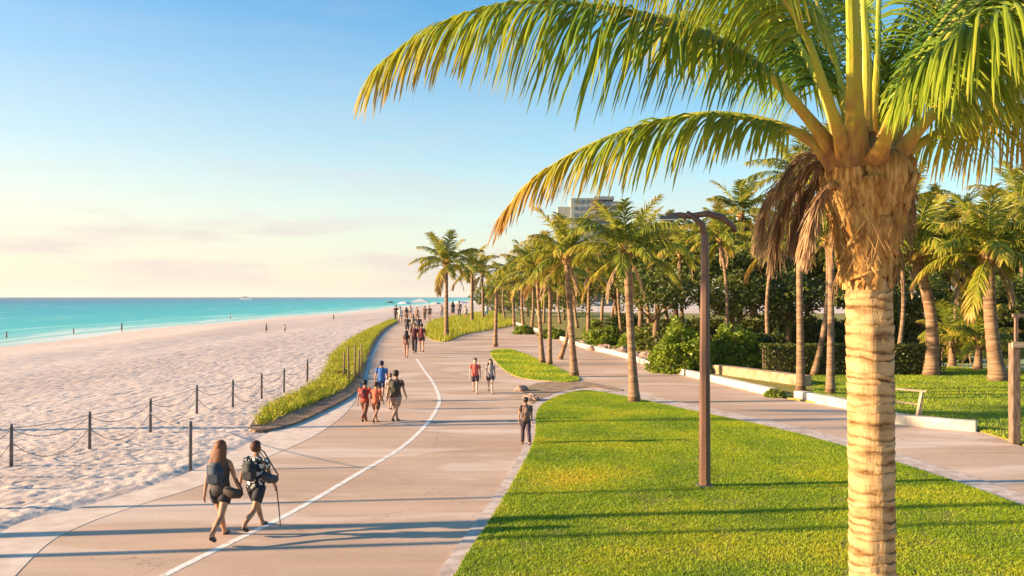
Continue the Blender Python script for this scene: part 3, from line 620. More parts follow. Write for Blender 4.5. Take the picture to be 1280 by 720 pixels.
# ------------------------------------------------------------------ other palms
gp = 'coconut palms along the promenade'
ppalm(793,502,783,318,.17,2.6,'young coconut palm with yellow fronds at the tip of the large lawn', zb=.08, seed=1, dead=3)
ppalm(718,470,708,322,.17,3.0,'taller coconut palm at the end of the narrow grass island', zb=.07, seed=2, dead=3)
ppalm(678,454,671,338,.14,2.9,'thin coconut palm, left of a close pair on the grass island', zb=.07, seed=3)
ppalm(687,456,688,345,.13,2.3,'thin coconut palm, right of a close pair on the grass island', zb=.07, seed=4)
ppalm(700,449,707,350,.13,2.8,'slightly leaning palm standing at the edge of the right path', seed=5, bend=.5)
ppalm(558,424,558,331,.20,3.7,'tall lone palm at the near end of the far island against the sea', zb=.07, seed=6, dead=1, nf=20)
ppalm(590,404,590,338,.25,4.8,'second palm on the far island, behind the lone one', zb=.07, seed=7, nf=16)
ppalm(604,400,603,343,.24,4.2,'third palm on the far island with a shaded trunk', zb=.07, seed=8, nf=14)
ppalm(619,433,621,362,.16,1.9,'small palm with a dark straight trunk and flat crown on bare sand', seed=9, nf=12)
for i,(bx,by,tx,ty,fl,lb) in enumerate([(643,408,643,345,4.2,'tan palm beside the far bend of the path'),(655,412,656,335,3.9,'palm just behind the first pair of thin palms'),(664,415,666,350,3.4,'short palm in the strip behind the right path'),
        (632,402,631,352,4.2,'far palm with a brownish crown beyond the small dark palm'),(735,425,736,338,3.2,'palm behind the low rocks by the right path'),(752,418,757,345,3.8,'shaded palm above the first green bush'),(722,410,722,336,3.8,'tall palm rising behind the taller coconut palm'),
        (762,412,778,326,3.4,'palm whose crown stands in front of the tower block'),(700,405,702,326,4.0,'far palm whose crown fills the gap left of the tower block'),(680,404,683,328,4.2,'far palm behind the narrow grass island')]):
    ppalm(bx,by,tx,ty,.18,fl,lb, seed=20+i, nf=14, group='palms in the strip behind the paths', bend=random.uniform(-.5,.5))
ppalm(1248,476,1236,318,.34,4.0,'thick trunked palm with bright fronds near the right edge', zb=.06, seed=40, nf=26, dead=3, bend=-.15, group='palms on the garden lawn')
ppalm(1163,469,1143,318,.33,3.6,'bent thick palm on the garden lawn with shaded crown', zb=.06, seed=41, nf=22, dead=2, bend=.45, group='palms on the garden lawn')
ppalm(1001,488,998,225,.16,2.4,'slender straight palm just behind the white wall', zb=.06, seed=42, group='palms on the garden lawn')
ppalm(1038,492,1040,218,.15,2.4,'slender straight palm close left of the big trunk', zb=.06, seed=43, group='palms on the garden lawn')
ppalm(1017,469,1034,300,.15,2.6,'thin leaning palm between the two slender straight palms', zb=.06, seed=44, bend=.35, group='palms on the garden lawn')
ppalm(944,425,926,270,.26,4.4,'leaning palm with a yellow crown behind the dark hedge', seed=45, nf=20, group='palms behind the hedge')
ppalm(989,422,984,285,.26,4.0,'palm behind the hedge with a straight ochre trunk', seed=46, nf=16, group='palms behind the hedge')
for i,(bx,by,tx,ty,fl,lb) in enumerate([(884,425,878,312,3.8,'palm behind the large bright bush'),(838,420,833,305,4.2,'palm in front of the dark trees above the bush'),(812,416,806,298,4.2,'palm among the trees right of the tower block'),(1100,430,1108,290,4.0,'palm hidden behind the big trunk'),
        (1195,432,1190,285,4.2,'palm with hanging crown between the two thick palms'),(1130,432,1136,262,4.2,'palm rising above the bent thick palm'),(1275,435,1275,262,4.6,'tall palm crown at the right edge of the trees'),(960,418,962,300,3.8,'shaded palm behind the clipped hedge'),(1290,470,1296,300,3.6,'palm half out of view at the right edge')]):
    ppalm(bx,by,tx,ty,.20,fl,lb, seed=60+i, nf=16, group='palms behind the hedge', bend=random.uniform(-.6,.6))
for i,(x_,y_,h_,rd_) in enumerate([(-13.5,14.0,10.5,.10),(-14.5,17.3,10,.07),(-14,15.3,10.5,.16),(-25,27.0,11.5,.16)]):  # palms added out of frame to cast shadow bands over path and lawn
    palm((x_,y_),(x_-.5,y_,h_),rd_,3.6 if rd_ > .09 else 2.6,['tall beach palm nearest the viewer left of the walkway','slim beach palm left of the walking pair','thick beach palm on the sand left of the walkway','tall beach palm on the sand farther along'][i],seed=90+i,nf=14,group='beach palms left of the view',zb=-.05)
for i,(bx,by,tx,ty,fl,lb) in enumerate([(856,436,850,318,3.0,'slim sunlit palm rising out of the bright round bush'),(905,440,900,300,3.2,'slim sunlit palm between the two large bushes'),(962,444,968,310,3.0,'slim palm at the left end of the clipped hedge'),(1122,448,1126,318,3.0,'slim palm just right of the big trunk'),(1195,446,1200,322,2.8,'slim sunlit palm between the two thick palms'),(1074,446,1068,300,3.0,'slim palm directly behind the big trunk'),(826,428,822,318,3.0,'slim palm at the left side of the bright round bush'),(778,426,772,325,2.8,'slim palm above the low rocks')]):
    ppalm(bx,by,tx,ty,.15,fl,lb, seed=110+i, nf=15, group='slim palms among the bushes', bend=random.uniform(-.4,.4))
# low young palm on the right
b_ = G(1222,462,.06); palm(b_, (b_[0]+.1,b_[1],1.6), .22, 2.8, 'low young palm with broad fronds behind the bent palm', nf=16, seed=80, dead=1, zb=.06, group='palms on the garden lawn')
b_ = G(1190,458,.06); palm(b_, (b_[0],b_[1],2.0), .2, 2.4, 'short palm with fruit stalks at the edge of the grey path', nf=14, seed=81, dead=2, zb=.06, group='palms on the garden lawn')

# ------------------------------------------------------------------ broadleaf trees behind
crowns = [crown_mesh('crown', 5200, 1.0, 46, .085, M['treeleaf'], 0, .8, seed=s_) for s_ in (1,2,3)]
def tree(px, py, toppy, d, rad, label, seed):
    r = random.Random(seed); x = (px-640)/F*d; ztop_ = H+(HY-toppy)/F*d; h = ztop_
    root = thing('broadleaf_tree', label, 'tree', (x,d,0), 'dark trees behind the palms', r.uniform(0,6.28))
    zc = h-rad*.8; mb = MB(); mb.tube([(0,0,0),(.1,0,zc*.4),(-.05,.1,zc*.8),(0,0,zc)], [.32,.24,.18,.1], 8)
    for k in range(6):
        a = k*1.05+r.random(); s0 = zc*r.uniform(.45,.8); mb.tube([(0,0,s0),(math.cos(a)*rad*.35,math.sin(a)*rad*.35,s0+rad*.3),(math.cos(a)*rad*.7,math.sin(a)*rad*.7,s0+rad*.6)], [.13,.09,.04], 6)
    mb.build('trunk', M['bark'], root, smooth=True)
    part('crown', crowns[seed%3], root, loc=(0,0,zc), scale=(rad,rad,rad*r.uniform(.85,1.1)))
treeL = [(770,300,95,5.5,'dark tree right of the tower block'),(800,282,84,5,'dark tree behind the young coconut palm'),(845,272,88,6,'tall tree above the lamp post arms'),(885,285,80,5,'dark tree above the large bright bush'),(925,268,95,6.5,'broad dark tree behind the yellow palm crown'),
 (965,280,84,5.5,'tree behind the hanging dry fronds'),(1010,270,90,6,'dark tree behind the slender palms'),(1060,275,82,5.5,'dark tree hidden by the big trunk'),(1120,268,86,6,'tall tree right of the big trunk'),(1165,280,78,5,'dark tree behind the bent thick palm'),
 (1205,262,90,6.5,'broad tree between the thick palms'),(1255,270,84,6,'dark tree behind the thick palm near the right edge'),(1310,260,88,6.5,'dark tree at the right edge of the picture'),(735,318,130,6,'small dark tree left of the tower block foot'),(705,330,160,7,'far tree behind the strip of palms'),
 (660,342,190,7,'far tree at the end of the strip of palms'),(625,350,230,7,'farthest dark tree beyond the path bend'),(1350,275,80,6,'dark tree just beyond the right edge'),(820,330,70,3.2,'low dark tree above the first bush'),(915,335,72,3.4,'low dark tree behind the dark bush'),(1080,335,70,3.2,'low tree behind the clipped hedge'),(1150,345,72,3.4,'low tree behind the bent palm foot'),(1235,340,72,3.6,'low tree behind the low young palm'),(985,340,72,3.2,'low tree behind the leaning thin palm'),(1300,345,70,3.4,'low tree at the far right')]
for i,(px,ty,d,rad,lb) in enumerate(treeL): tree(px, 0, ty, d, rad, lb, i+1)

# bushes
def bush(px, py, w, h, mat, label, seed, nl=5000, leaf=.16, group='bushes behind the white wall', d=None, depth=None):
    x, y = G(px, py, .05); root = thing('garden_bush', label, 'bush', (x, y+(depth or w)*.4, .05), group)
    r = np.random.default_rng(seed); n = nl; v = r.normal(size=(n,3)); v /= np.linalg.norm(v,axis=1)[:,None]; v[:,2] = np.abs(v[:,2])
    k = .82+.30*perlin(v[:,0]*2.3+seed, v[:,1]*2.3+v[:,2]*2.3, seed)*1.2; k *= r.uniform(.72,1.03,n)
    C = v*k[:,None]*np.array([w/2,(depth or w)/2,h]); T = np.clip(.5+.35*perlin(v[:,0]*4+seed, v[:,2]*4+v[:,1]*3, seed+5)+r.normal(0,.14,n),0,1)
    V, Q, tt = leafcloud(C, n, leaf, aspect=.6, tint=T); part('foliage', mesh_np('foliage', V, Q, mat, tt), root)
    mb = MB()
    for i in range(7):
        a = i*.9; mb.tube([(math.cos(a)*.1,math.sin(a)*.1,0),(math.cos(a)*w*.2,math.sin(a)*(depth or w)*.2,h*.4),(math.cos(a)*w*.34,math.sin(a)*(depth or w)*.34,h*.72)], [.05,.035,.015], 5)
    mb.build('stems', M['bark_dark'], root)
bush(862,468,4.6,3.0,M['bushleaf'],'large bright round bush right behind the lamp post',1,9000,.2)
bush(928,466,4.4,3.0,M['bushleaf'],'second large bush on the right side of the bright round bush',2,8000,.2)
bush(972,464,3.0,2.6,M['hedgeleaf'],'dark bush at the left end of the clipped hedge',3,6000,.2)
bush(760,432,4.6,1.9,M['bushleaf'],'low bright bush by the bend of the right path',4,6000,.2)
bush(808,438,5.0,2.0,M['bushleaf'],'wide low green bush between rocks and lamp post',5,6000,.2)
bush(745,422,3.0,2.2,M['bushleaf'],'small bright bush behind the thin palms',6,4000,.2)
bush(1200,455,2.4,1.3,M['hedgeleaf'],'low dark bush between the two thick palms',7,3000,.18)
bush(1262,450,3.4,2.2,M['hedgeleaf'],'dark bush behind the thick palm at the right',8,4000,.2)
bush(425,3800/8,1.2,.6,M['duneleaf'],'small clump of beach plants beside the wooden sticks',9,1500,.1,'small beach shrubs')
bush(655,418,3.0,1.2,M['bushleaf'],'low bush in the strip beyond the grass island',10,2500,.2)
bush(690,424,3.4,1.3,M['bushleaf'],'low bush behind the pair of thin palms',11,2500,.2)
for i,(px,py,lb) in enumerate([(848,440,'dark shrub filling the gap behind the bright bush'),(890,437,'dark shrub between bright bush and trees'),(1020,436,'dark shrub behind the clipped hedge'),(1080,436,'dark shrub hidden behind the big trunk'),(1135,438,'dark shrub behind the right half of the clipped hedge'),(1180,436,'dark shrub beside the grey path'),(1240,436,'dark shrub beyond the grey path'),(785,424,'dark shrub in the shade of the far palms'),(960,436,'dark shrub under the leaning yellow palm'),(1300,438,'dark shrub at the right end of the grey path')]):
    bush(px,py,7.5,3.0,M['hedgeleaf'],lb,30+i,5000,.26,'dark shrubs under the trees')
# clipped hedge
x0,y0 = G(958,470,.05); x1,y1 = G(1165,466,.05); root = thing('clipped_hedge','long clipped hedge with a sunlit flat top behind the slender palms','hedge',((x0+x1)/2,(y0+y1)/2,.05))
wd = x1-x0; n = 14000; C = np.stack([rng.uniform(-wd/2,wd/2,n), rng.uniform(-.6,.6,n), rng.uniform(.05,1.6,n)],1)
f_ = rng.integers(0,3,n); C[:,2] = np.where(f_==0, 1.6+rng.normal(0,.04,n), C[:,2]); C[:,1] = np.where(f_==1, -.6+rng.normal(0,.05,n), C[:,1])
V,Q,tt = leafcloud(C, n, .13, tint=np.clip(.5+rng.normal(0,.15,n)+.2*(C[:,2]>1.5),0,1)); part('foliage', mesh_np('foliage',V,Q,M['hedgeleaf'],tt), root)  # top leaves get a lighter tint: sunlight put into their colour
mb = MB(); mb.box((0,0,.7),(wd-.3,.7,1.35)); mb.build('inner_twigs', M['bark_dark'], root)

# white low wall, with breaks
def wall_piece(pts, h, th, name, label, mat, lift=0, cat='wall'):
    Ln = resample(pxline(pts, 6), 24); c = Ln.mean(0); root = None
    A = Ln-c; B = offset(A, th) ; 
    r_ = np.random.default_rng(3); 
    o = strip(name, A, B, -.05, h, mat); o.location = (c[0],c[1],lift); tag(o, label, cat)
    md = o.modifiers.new('b','BEVEL'); md.width = .03; md.segments = 2; md.limit_method = 'ANGLE'
    return o
wall_piece([(640,404),(690,421),(725,434),(775,446),(822,462),(877,475),(925,486),(962,495)], .34, .35, 'low_wall', 'pale low wall edging the right path by the bushes', M['whitewall'])
wall_piece([(992,499),(1057,512),(1108,529),(1172,537),(1220,541)], .36, .38, 'low_wall', 'whitest stretch of low wall between path and garden lawn', M['whitewall'])
# tan stone ledge behind
a = G(888,468); b_ = G(1002,484); Ln = np.array([a,((a[0]+b_[0])/2,(a[1]+b_[1])/2+.1),b_]); c = Ln.mean(0)
o = strip('stone_ledge', resample(Ln-c,12), offset(resample(Ln-c,12),.6), 0, .55, M['tanwall']); o.location = (c[0],c[1],0); tag(o,'long tan stone ledge behind the white wall','ledge')
md = o.modifiers.new('b','BEVEL'); md.width=.04; md.segments=2; md.limit_method='ANGLE'
# small plants at the break of the wall
bush(972,497,1.1,.35,M['bushleaf'],'small green plant filling the break in the low wall',50,900,.09,'small plants at the wall')
# rocks
import bmesh
rockm = []
for s_ in range(3):
    bm = bmesh.new(); bmesh.ops.create_icosphere(bm, subdivisions=3, radius=1)
    for v in bm.verts:
        q = v.co*1.0; n_ = float(perlin(np.array([q.x*1.7+s_*9]), np.array([q.y*1.7+q.z*1.3]), s_)[0])*.5; v.co *= 1+n_; v.co.z *= .6
    me = bpy.data.meshes.new('rock'); bm.to_mesh(me); bm.free(); me.materials.append(M['rock']); rockm.append(me)
r = random.Random(3)
rk = [(742,438,.45,'brown rock nearest the thin palms'),(756,437,.6,'brown rock under the low bright bush'),(768,441,.4,'small rock in the middle of the rock row'),(782,441,.65,'widest brown rock of the row'),(796,446,.5,'brown rock with a pale top beside the young palm trunk'),(811,447,.6,'brown rock right of the young palm trunk'),(824,453,.5,'brown rock left of the bright round bush'),(834,459,.4,'last small rock against the bright round bush'),(729,431,.5,'rock at the left end of the row'),(664,500,.35,'low stone in the sandy planting bed'),(652,488,.3,'small dark stone at the bed edge')]
for px,py,s_,lb in rk:
    x,y = G(px,py,.06); o = part('landscape_rock', r.choice(rockm), None, loc=(x,y+.6 if py<470 else y,.10), rot=(0,0,r.uniform(0,6)), scale=(s_*1.3,s_*.9,s_)); tag(o,lb,'rock','rocks behind the low wall' if py<470 else 'stones in the planting bed')

# ------------------------------------------------------------------ lamp post
x,y = G(881,608,.08); k = y/F
lp_ = thing('street_lamp','tall bronze lamp post with two curved arms on the lawn','street lamp',(x,y,.08))
Ht = H+(HY-292)*k-.08
mb = MB(); mb.tube([(0,0,.03),(0,0,Ht*.5),(0,0,Ht)],[.135,.115,.085],8); mb.build('pole', M['post_rust'], lp_)
mb = MB(); mb.box((0,0,.02),(.34,.34,.04)); mb.build('base_plate', M['metal_dark'], lp_)
def q(px,py): return ((px-881)*k, 0, H+(HY-py)*k-.08)
mb = MB(); mb.tube([q(881,296),q(878,282),q(868,272),q(858,266)],[.075,.075,.07,.06],8); mb.build('neck', M['post_rust'], lp_, smooth=True)
mb = MB(); mb.tube([q(866,271),q(850,269),q(832,270)],[.06,.07,.05],8,flat=.6); mb.build('arm', M['post_rust'], lp_, smooth=True)
mb = MB(); mb.tube([q(862,270),q(885,267),q(903,272),q(915,282),q(920,290)],[.06,.07,.07,.06,.05],8,flat=.7); mb.build('arm', M['post_rust'], lp_, smooth=True)
mb = MB(); mb.box(q(836,272),(.42,.16,.07)); hd = mb.build('lamp_head', M['metal_dark'], lp_); md = hd.modifiers.new('b','BEVEL'); md.width=.02
mb = MB(); mb.box((q(836,272)[0],0,q(836,272)[2]-.045),(.30,.12,.02)); mb.build('lens', M['white'], hd)
# right edge timber post with crossbars
x,y = G(1268,554,.06); k2 = y/F
tp = thing('timber_post','dark timber post with two crossbars at the right edge','post',(x,y,.06))
mb = MB(); mb.box((0,0,1.45),(.24,.24,2.9)); o = mb.build('post', M['wood'], tp); md = o.modifiers.new('b','BEVEL'); md.width=.02
mb = MB(); mb.box((.35,-.125-.03,2.86),(1.0,.06,.16)); mb.build('crossbar', M['wood_pale'], tp)
for ux in (.05,1.0):
    mb = MB(); mb.box((ux,0,3.3),(.08,.08,.8)); mb.build('upright', M['wood'], tp)
mb = MB(); mb.box((.5,0,3.7),(1.1,.09,.1)); mb.build('crossbar', M['wood'], tp)
# low wooden barrier by the wall
x,y = G(1147,530,.03); k3 = y/F
br = thing('wooden_barrier','low pale wooden A-frame barrier beside the white wall','barrier',(x,y,.03))
zt = 40*k3
mb = MB(); mb.bar((-.16,-.18,0),(.14,0,zt),.09,.06); mb.build('leg', M['wood_pale'], br)
mb = MB(); mb.bar((.16,.2,0),(.14,0,zt),.09,.06); mb.build('leg', M['wood_pale'], br)
mb = MB(); mb.bar((.3,0,zt+.02),(-1.6,1.0,zt+.12),.10,.06); mb.build('rail', M['wood_pale'], br)
mb = MB(); mb.bar((0,.0,zt*.62),(-1.6,1.0,zt*.75),.07,.05); mb.build('rail', M['wood_pale'], br)
mb = MB(); mb.bar((-1.7,.85,0),(-1.55,1.0,zt+.1),.09,.06); mb.build('leg', M['wood_pale'], br)
mb = MB(); mb.bar((-1.4,1.25,0),(-1.55,1.0,zt+.1),.09,.06); mb.build('leg', M['wood_pale'], br)

# ------------------------------------------------------------------ beach fence
def post_mesh(h, rad, name='post'):
    mb = MB(); mb.tube([(0,0,-.1),(0,0,h-.04),(0,0,h-.01),(0,0,h)],[rad,rad,rad*.8,rad*.3],10); mb.tube([(0,0,h-.14),(0,0,h-.10)],[rad*1.12,rad*1.12],10); return mb.mesh(name, M['metal_dark'], True)
def fence(pts, name, label, h=1.15, rad=.045, drops=(.04,.32,.55)):
    w = [G(*p) for p in pts]; root = thing(name, label, 'fence', (w[0][0],w[0][1],-.03)); o0 = w[0]; pm = post_mesh(h, rad)
    for (x,y) in w: part('post', pm, root, loc=(x-o0[0],y-o0[1],0))
    for (a,b2) in zip(w[:-1], w[1:]):
        for di,(zt_,sag) in enumerate(((h-.10,drops[0]),(h-.14,drops[1]),(h-.45,drops[2]))):
            if di == 2 and drops[2] == 0: continue
            mb = MB(); pts_ = []
            nn_ = 40 if di else 12
            for i in range(nn_+1):
                t = i/nn_; pts_.append((a[0]-o0[0]+(b2[0]-a[0])*t, a[1]-o0[1]+(b2[1]-a[1])*t, zt_-sag*4*t*(1-t)))
            if di == 0: mb.tube(pts_, .009, 5); mb.build('rope', M['rope'], root)
            else:
                for i in range(nn_):   # chain links, alternating
                    mb.tube([pts_[i], tuple((np.array(pts_[i])+np.array(pts_[i+1]))/2), pts_[i+1]], [.008,.018 if i%2 else .012,.008], 5, flat=.5 if i%2 else 1)
                mb.build('chain', M['rope'], root)
    return root
fence([(-150,619),(-70,603),(14,586),(112,565),(188,543),(246,520),(291,511),(327,500),(355,492),(384,479)], 'beach_fence', 'long fence of dark posts with hanging chains across the sand')
x_, y_ = G(238,590); fp = thing('fence_post','lone dark post at the pavement edge with a rope back to the long fence','post',(x_,y_,-.03)); part('post', post_mesh(1.28,.045), fp)
for (ax,ay) in (G(188,543),):
    mb = MB(); mb.tube([((ax-x_)*t, (ay-y_)*t, 1.16-.45*t-.10*4*t*(1-t)) for t in [i/14 for i in range(15)]], .011, 5); mb.build('rope', M['rope'], fp)
for i,(px,pt,pb,lb) in enumerate([(429,440,479,'leftmost thin stick among the beach plants'),(436,433,482,'tall thin stick among the beach plants, second from left'),(443,432,480,'tall thin stick third from left in the beach plants'),(448,438,474,'short stick beside the pavement, fourth from left'),(452,430,466,'rightmost stick of the row by the pavement'),(384,448,476,'lone stick on the sand left of the beach plants')]):
    x,y = G(px,pb); h_ = (pb-pt)*y/F; mb = MB(); mb.tube([(0,0,-.1),(.02,0,h_*.6),(.01,0,h_)],[.05,.045,.035],7); o = mb.build('wooden_stick', M['wood'], None, smooth=True); o.location = (x,y,0); o.rotation_euler=(0,random.uniform(-.05,.05),0); tag(o,lb,'post','thin sticks by the beach plants')

# ------------------------------------------------------------------ building, boat, beach things
d = 420.; k = d/F
bl = thing('tower_block','pale high rise apartment block rising behind the palm crowns','building',((735-640)*k,d,0))
def bq(px): return (px-735)*k
top = H+(HY-249)*k
mb = MB(); w = bq(743)-bq(713); mb.box(((bq(743)+bq(713))/2,4,top/2),(w,18,top)); mb.build('wall', M['facade'], bl)
mb = MB(); w = bq(772)-bq(743); mb.box(((bq(772)+bq(743))/2,5,top/2-.6),(w,15,top-1.2)); mb.build('glass_front', M['glass'], bl)
mb = MB(); t2 = H+(HY-259)*k; mb.box((bq(705),5,t2/2),(bq(713)-bq(697)-.1,14,t2)); mb.build('side_wing', M['facade'], bl)
mb = MB(); mb.box((bq(755),5,top+.5),(bq(768)-bq(743),12,1.6)); mb.build('roof_terrace', M['facade_grey'], bl)
fl = 0
for i in range(1, int(top/3.2)):
    z_ = top-i*3.2-.2
    if z_ < 26: break
    mb = MB(); mb.box((bq(758.5),-2.6,z_),(bq(775)-bq(743),3.2,.5)); mb.box((bq(758.5),-4.1,z_+.7),(bq(774)-bq(744),.15,.9)); o = mb.build('balcony', M['facade_grey'], bl)
    for px in (718,726,734): 
        mb = MB(); mb.box((bq(px)+.4,-5.1,z_+1.8),(1.6,.4,1.5)); mb.build('window', M['glass'], bl)
# white motor yacht near the horizon
d = 1500.; k = d/F; bt = thing('motor_yacht','white motor yacht far out on the horizon','boat',((308-640)*k,d,-.42))
prof = [(-11,.2),(-10.5,1.6),(10,2.2),(12,2.6),(9,-.3),(-10,-.3)]
V = [(x,-2.3,z) for x,z in prof]+[(x,2.3,z) for x,z in prof]; n=6
bm = bmesh.new(); vs=[bm.verts.new(v) for v in V]; bm.faces.new(vs[:6]); bm.faces.new(vs[6:][::-1])
for i in range(6): bm.faces.new((vs[i],vs[i+6],vs[(i+1)%6+6],vs[(i+1)%6]))
bmesh.ops.recalc_face_normals(bm, faces=bm.faces); me=bpy.data.meshes.new('hull'); bm.to_mesh(me); bm.free(); me.materials.append(M['white']); part('hull',me,bt)
mb=MB(); mb.box((-1,0,3.2),(12,3.6,2.2)); cab=mb.build('cabin',M['white'],bt); mb=MB(); mb.box((-1,-1.85,3.4),(11,.1,.8)); mb.build('window',M['glass'],cab)
mb=MB(); mb.box((-2,0,5.2),(6,3,1.6)); mb.build('flybridge',M['white'],bt)
# beach umbrellas and gazebos near the far shore
def umbrella(px,py,col,label,w=1.4,h=2.3):
    x,y = G(px,py); root = thing('beach_umbrella',label,'umbrella',(x,y,0),'umbrellas on the far beach')
    mb=MB(); mb.tube([(0,0,0),(0,0,h)],[.04,.03],6); mb.build('pole',M['white'],root)
    V=[(0,0,h+.15)]; K=10
    for rr_,zz_ in ((w*.55,h-.08),(w,h-.5)):
        V+=[(rr_*math.cos(2*math.pi*j/K),rr_*math.sin(2*math.pi*j/K),zz_) for j in range(K)]
    T=[(0,1+j,1+(j+1)%K) for j in range(K)]; Q=[(1+j,1+K+j,1+K+(j+1)%K,1+(j+1)%K) for j in range(K)]
    part('canopy',mesh_np('canopy',V,[np.array(Q),np.array(T)],plain(col)),root)
umbrella(506,392,(.75,.75,.72),'white umbrella at the far end of the promenade',2.0,3.0)
umbrella(545,389,(.7,.62,.5),'cream umbrella just left of the lone palm',1.8,2.6)
umbrella(487,386,(.08,.14,.10),'dark green umbrella near the water',1.8,2.6)
umbrella(575,390,(.75,.72,.68),'pale umbrella right of the lone palm',2.4,3.0)
umbrella(598,391,(.65,.66,.68),'grey white umbrella above the far island',2.4,3.2)
umbrella(612,389,(.75,.74,.72),'white umbrella farthest right behind the far palms',2.6,3.2)
def gazebo(px,py,label,w=4,h=2.6,col=(.74,.70,.64)):
    x,y=G(px,py); root=thing('beach_gazebo',label,'gazebo',(x,y,0),'gazebos on the far sand')
    for sx in (-1,1):
        for sy in (-1,1): mb=MB(); mb.tube([(sx*w/2,sy*w/2,0),(sx*w/2,sy*w/2,h)],.05,6); mb.build('leg',M['white'],root)
    V=[(-w/2,-w/2,h),(w/2,-w/2,h),(w/2,w/2,h),(-w/2,w/2,h),(0,0,h+1.1),(-w/2,-w/2,h-.3),(w/2,-w/2,h-.3),(w/2,w/2,h-.3),(-w/2,w/2,h-.3)]
    part('canopy',mesh_np('canopy',V,[np.array([(5,6,1,0),(6,7,2,1),(7,8,3,2),(8,5,0,3)]),np.array([(0,1,4),(1,2,4),(2,3,4),(3,0,4)])],plain(col)),root)
gazebo(645,392,'cream gazebo between the far palm trunks',6,3.0)
gazebo(690,394,'white gazebo behind the pair of thin palms',7,3.0)
gazebo(525,386,'low white gazebo by the far waterline',6,2.6)
gazebo(730,396,'cream gazebo left of the dark shrubs',7,3.0)

# ------------------------------------------------------------------ people
PJ = []
def skin_obj(name, verts, edges, radii, mat, parent, root_i=0, sub=1):
    me = bpy.data.meshes.new(name); me.from_pydata([tuple(v) for v in verts], edges, []); me.materials.append(mat)
    o = part(name, me, parent); o.modifiers.new('s','SKIN'); 
    me = o.data
    if not me.skin_vertices: me.skin_vertices.new() if hasattr(me.skin_vertices,'new') else None
    sv = me.skin_vertices[0].data
    for i,r_ in enumerate(radii): sv[i].radius = (r_,r_) if not isinstance(r_,tuple) else r_; sv[i].use_root = (i==root_i)
    sb = o.modifiers.new('u','SUBSURF'); sb.levels = sub; sb.render_levels = sub
    for m_ in o.modifiers:
        if m_.type == 'SKIN': m_.use_smooth_shade = True
    PJ.append(o); return o
class Chain:
    def __init__(s): s.v=[]; s.e=[]; s.r=[]
    def add(s,p,r,prev=None):
        s.v.append(Vector(p)); s.r.append(r); i=len(s.v)-1
        if prev is not None: s.e.append((prev,i))
        return i
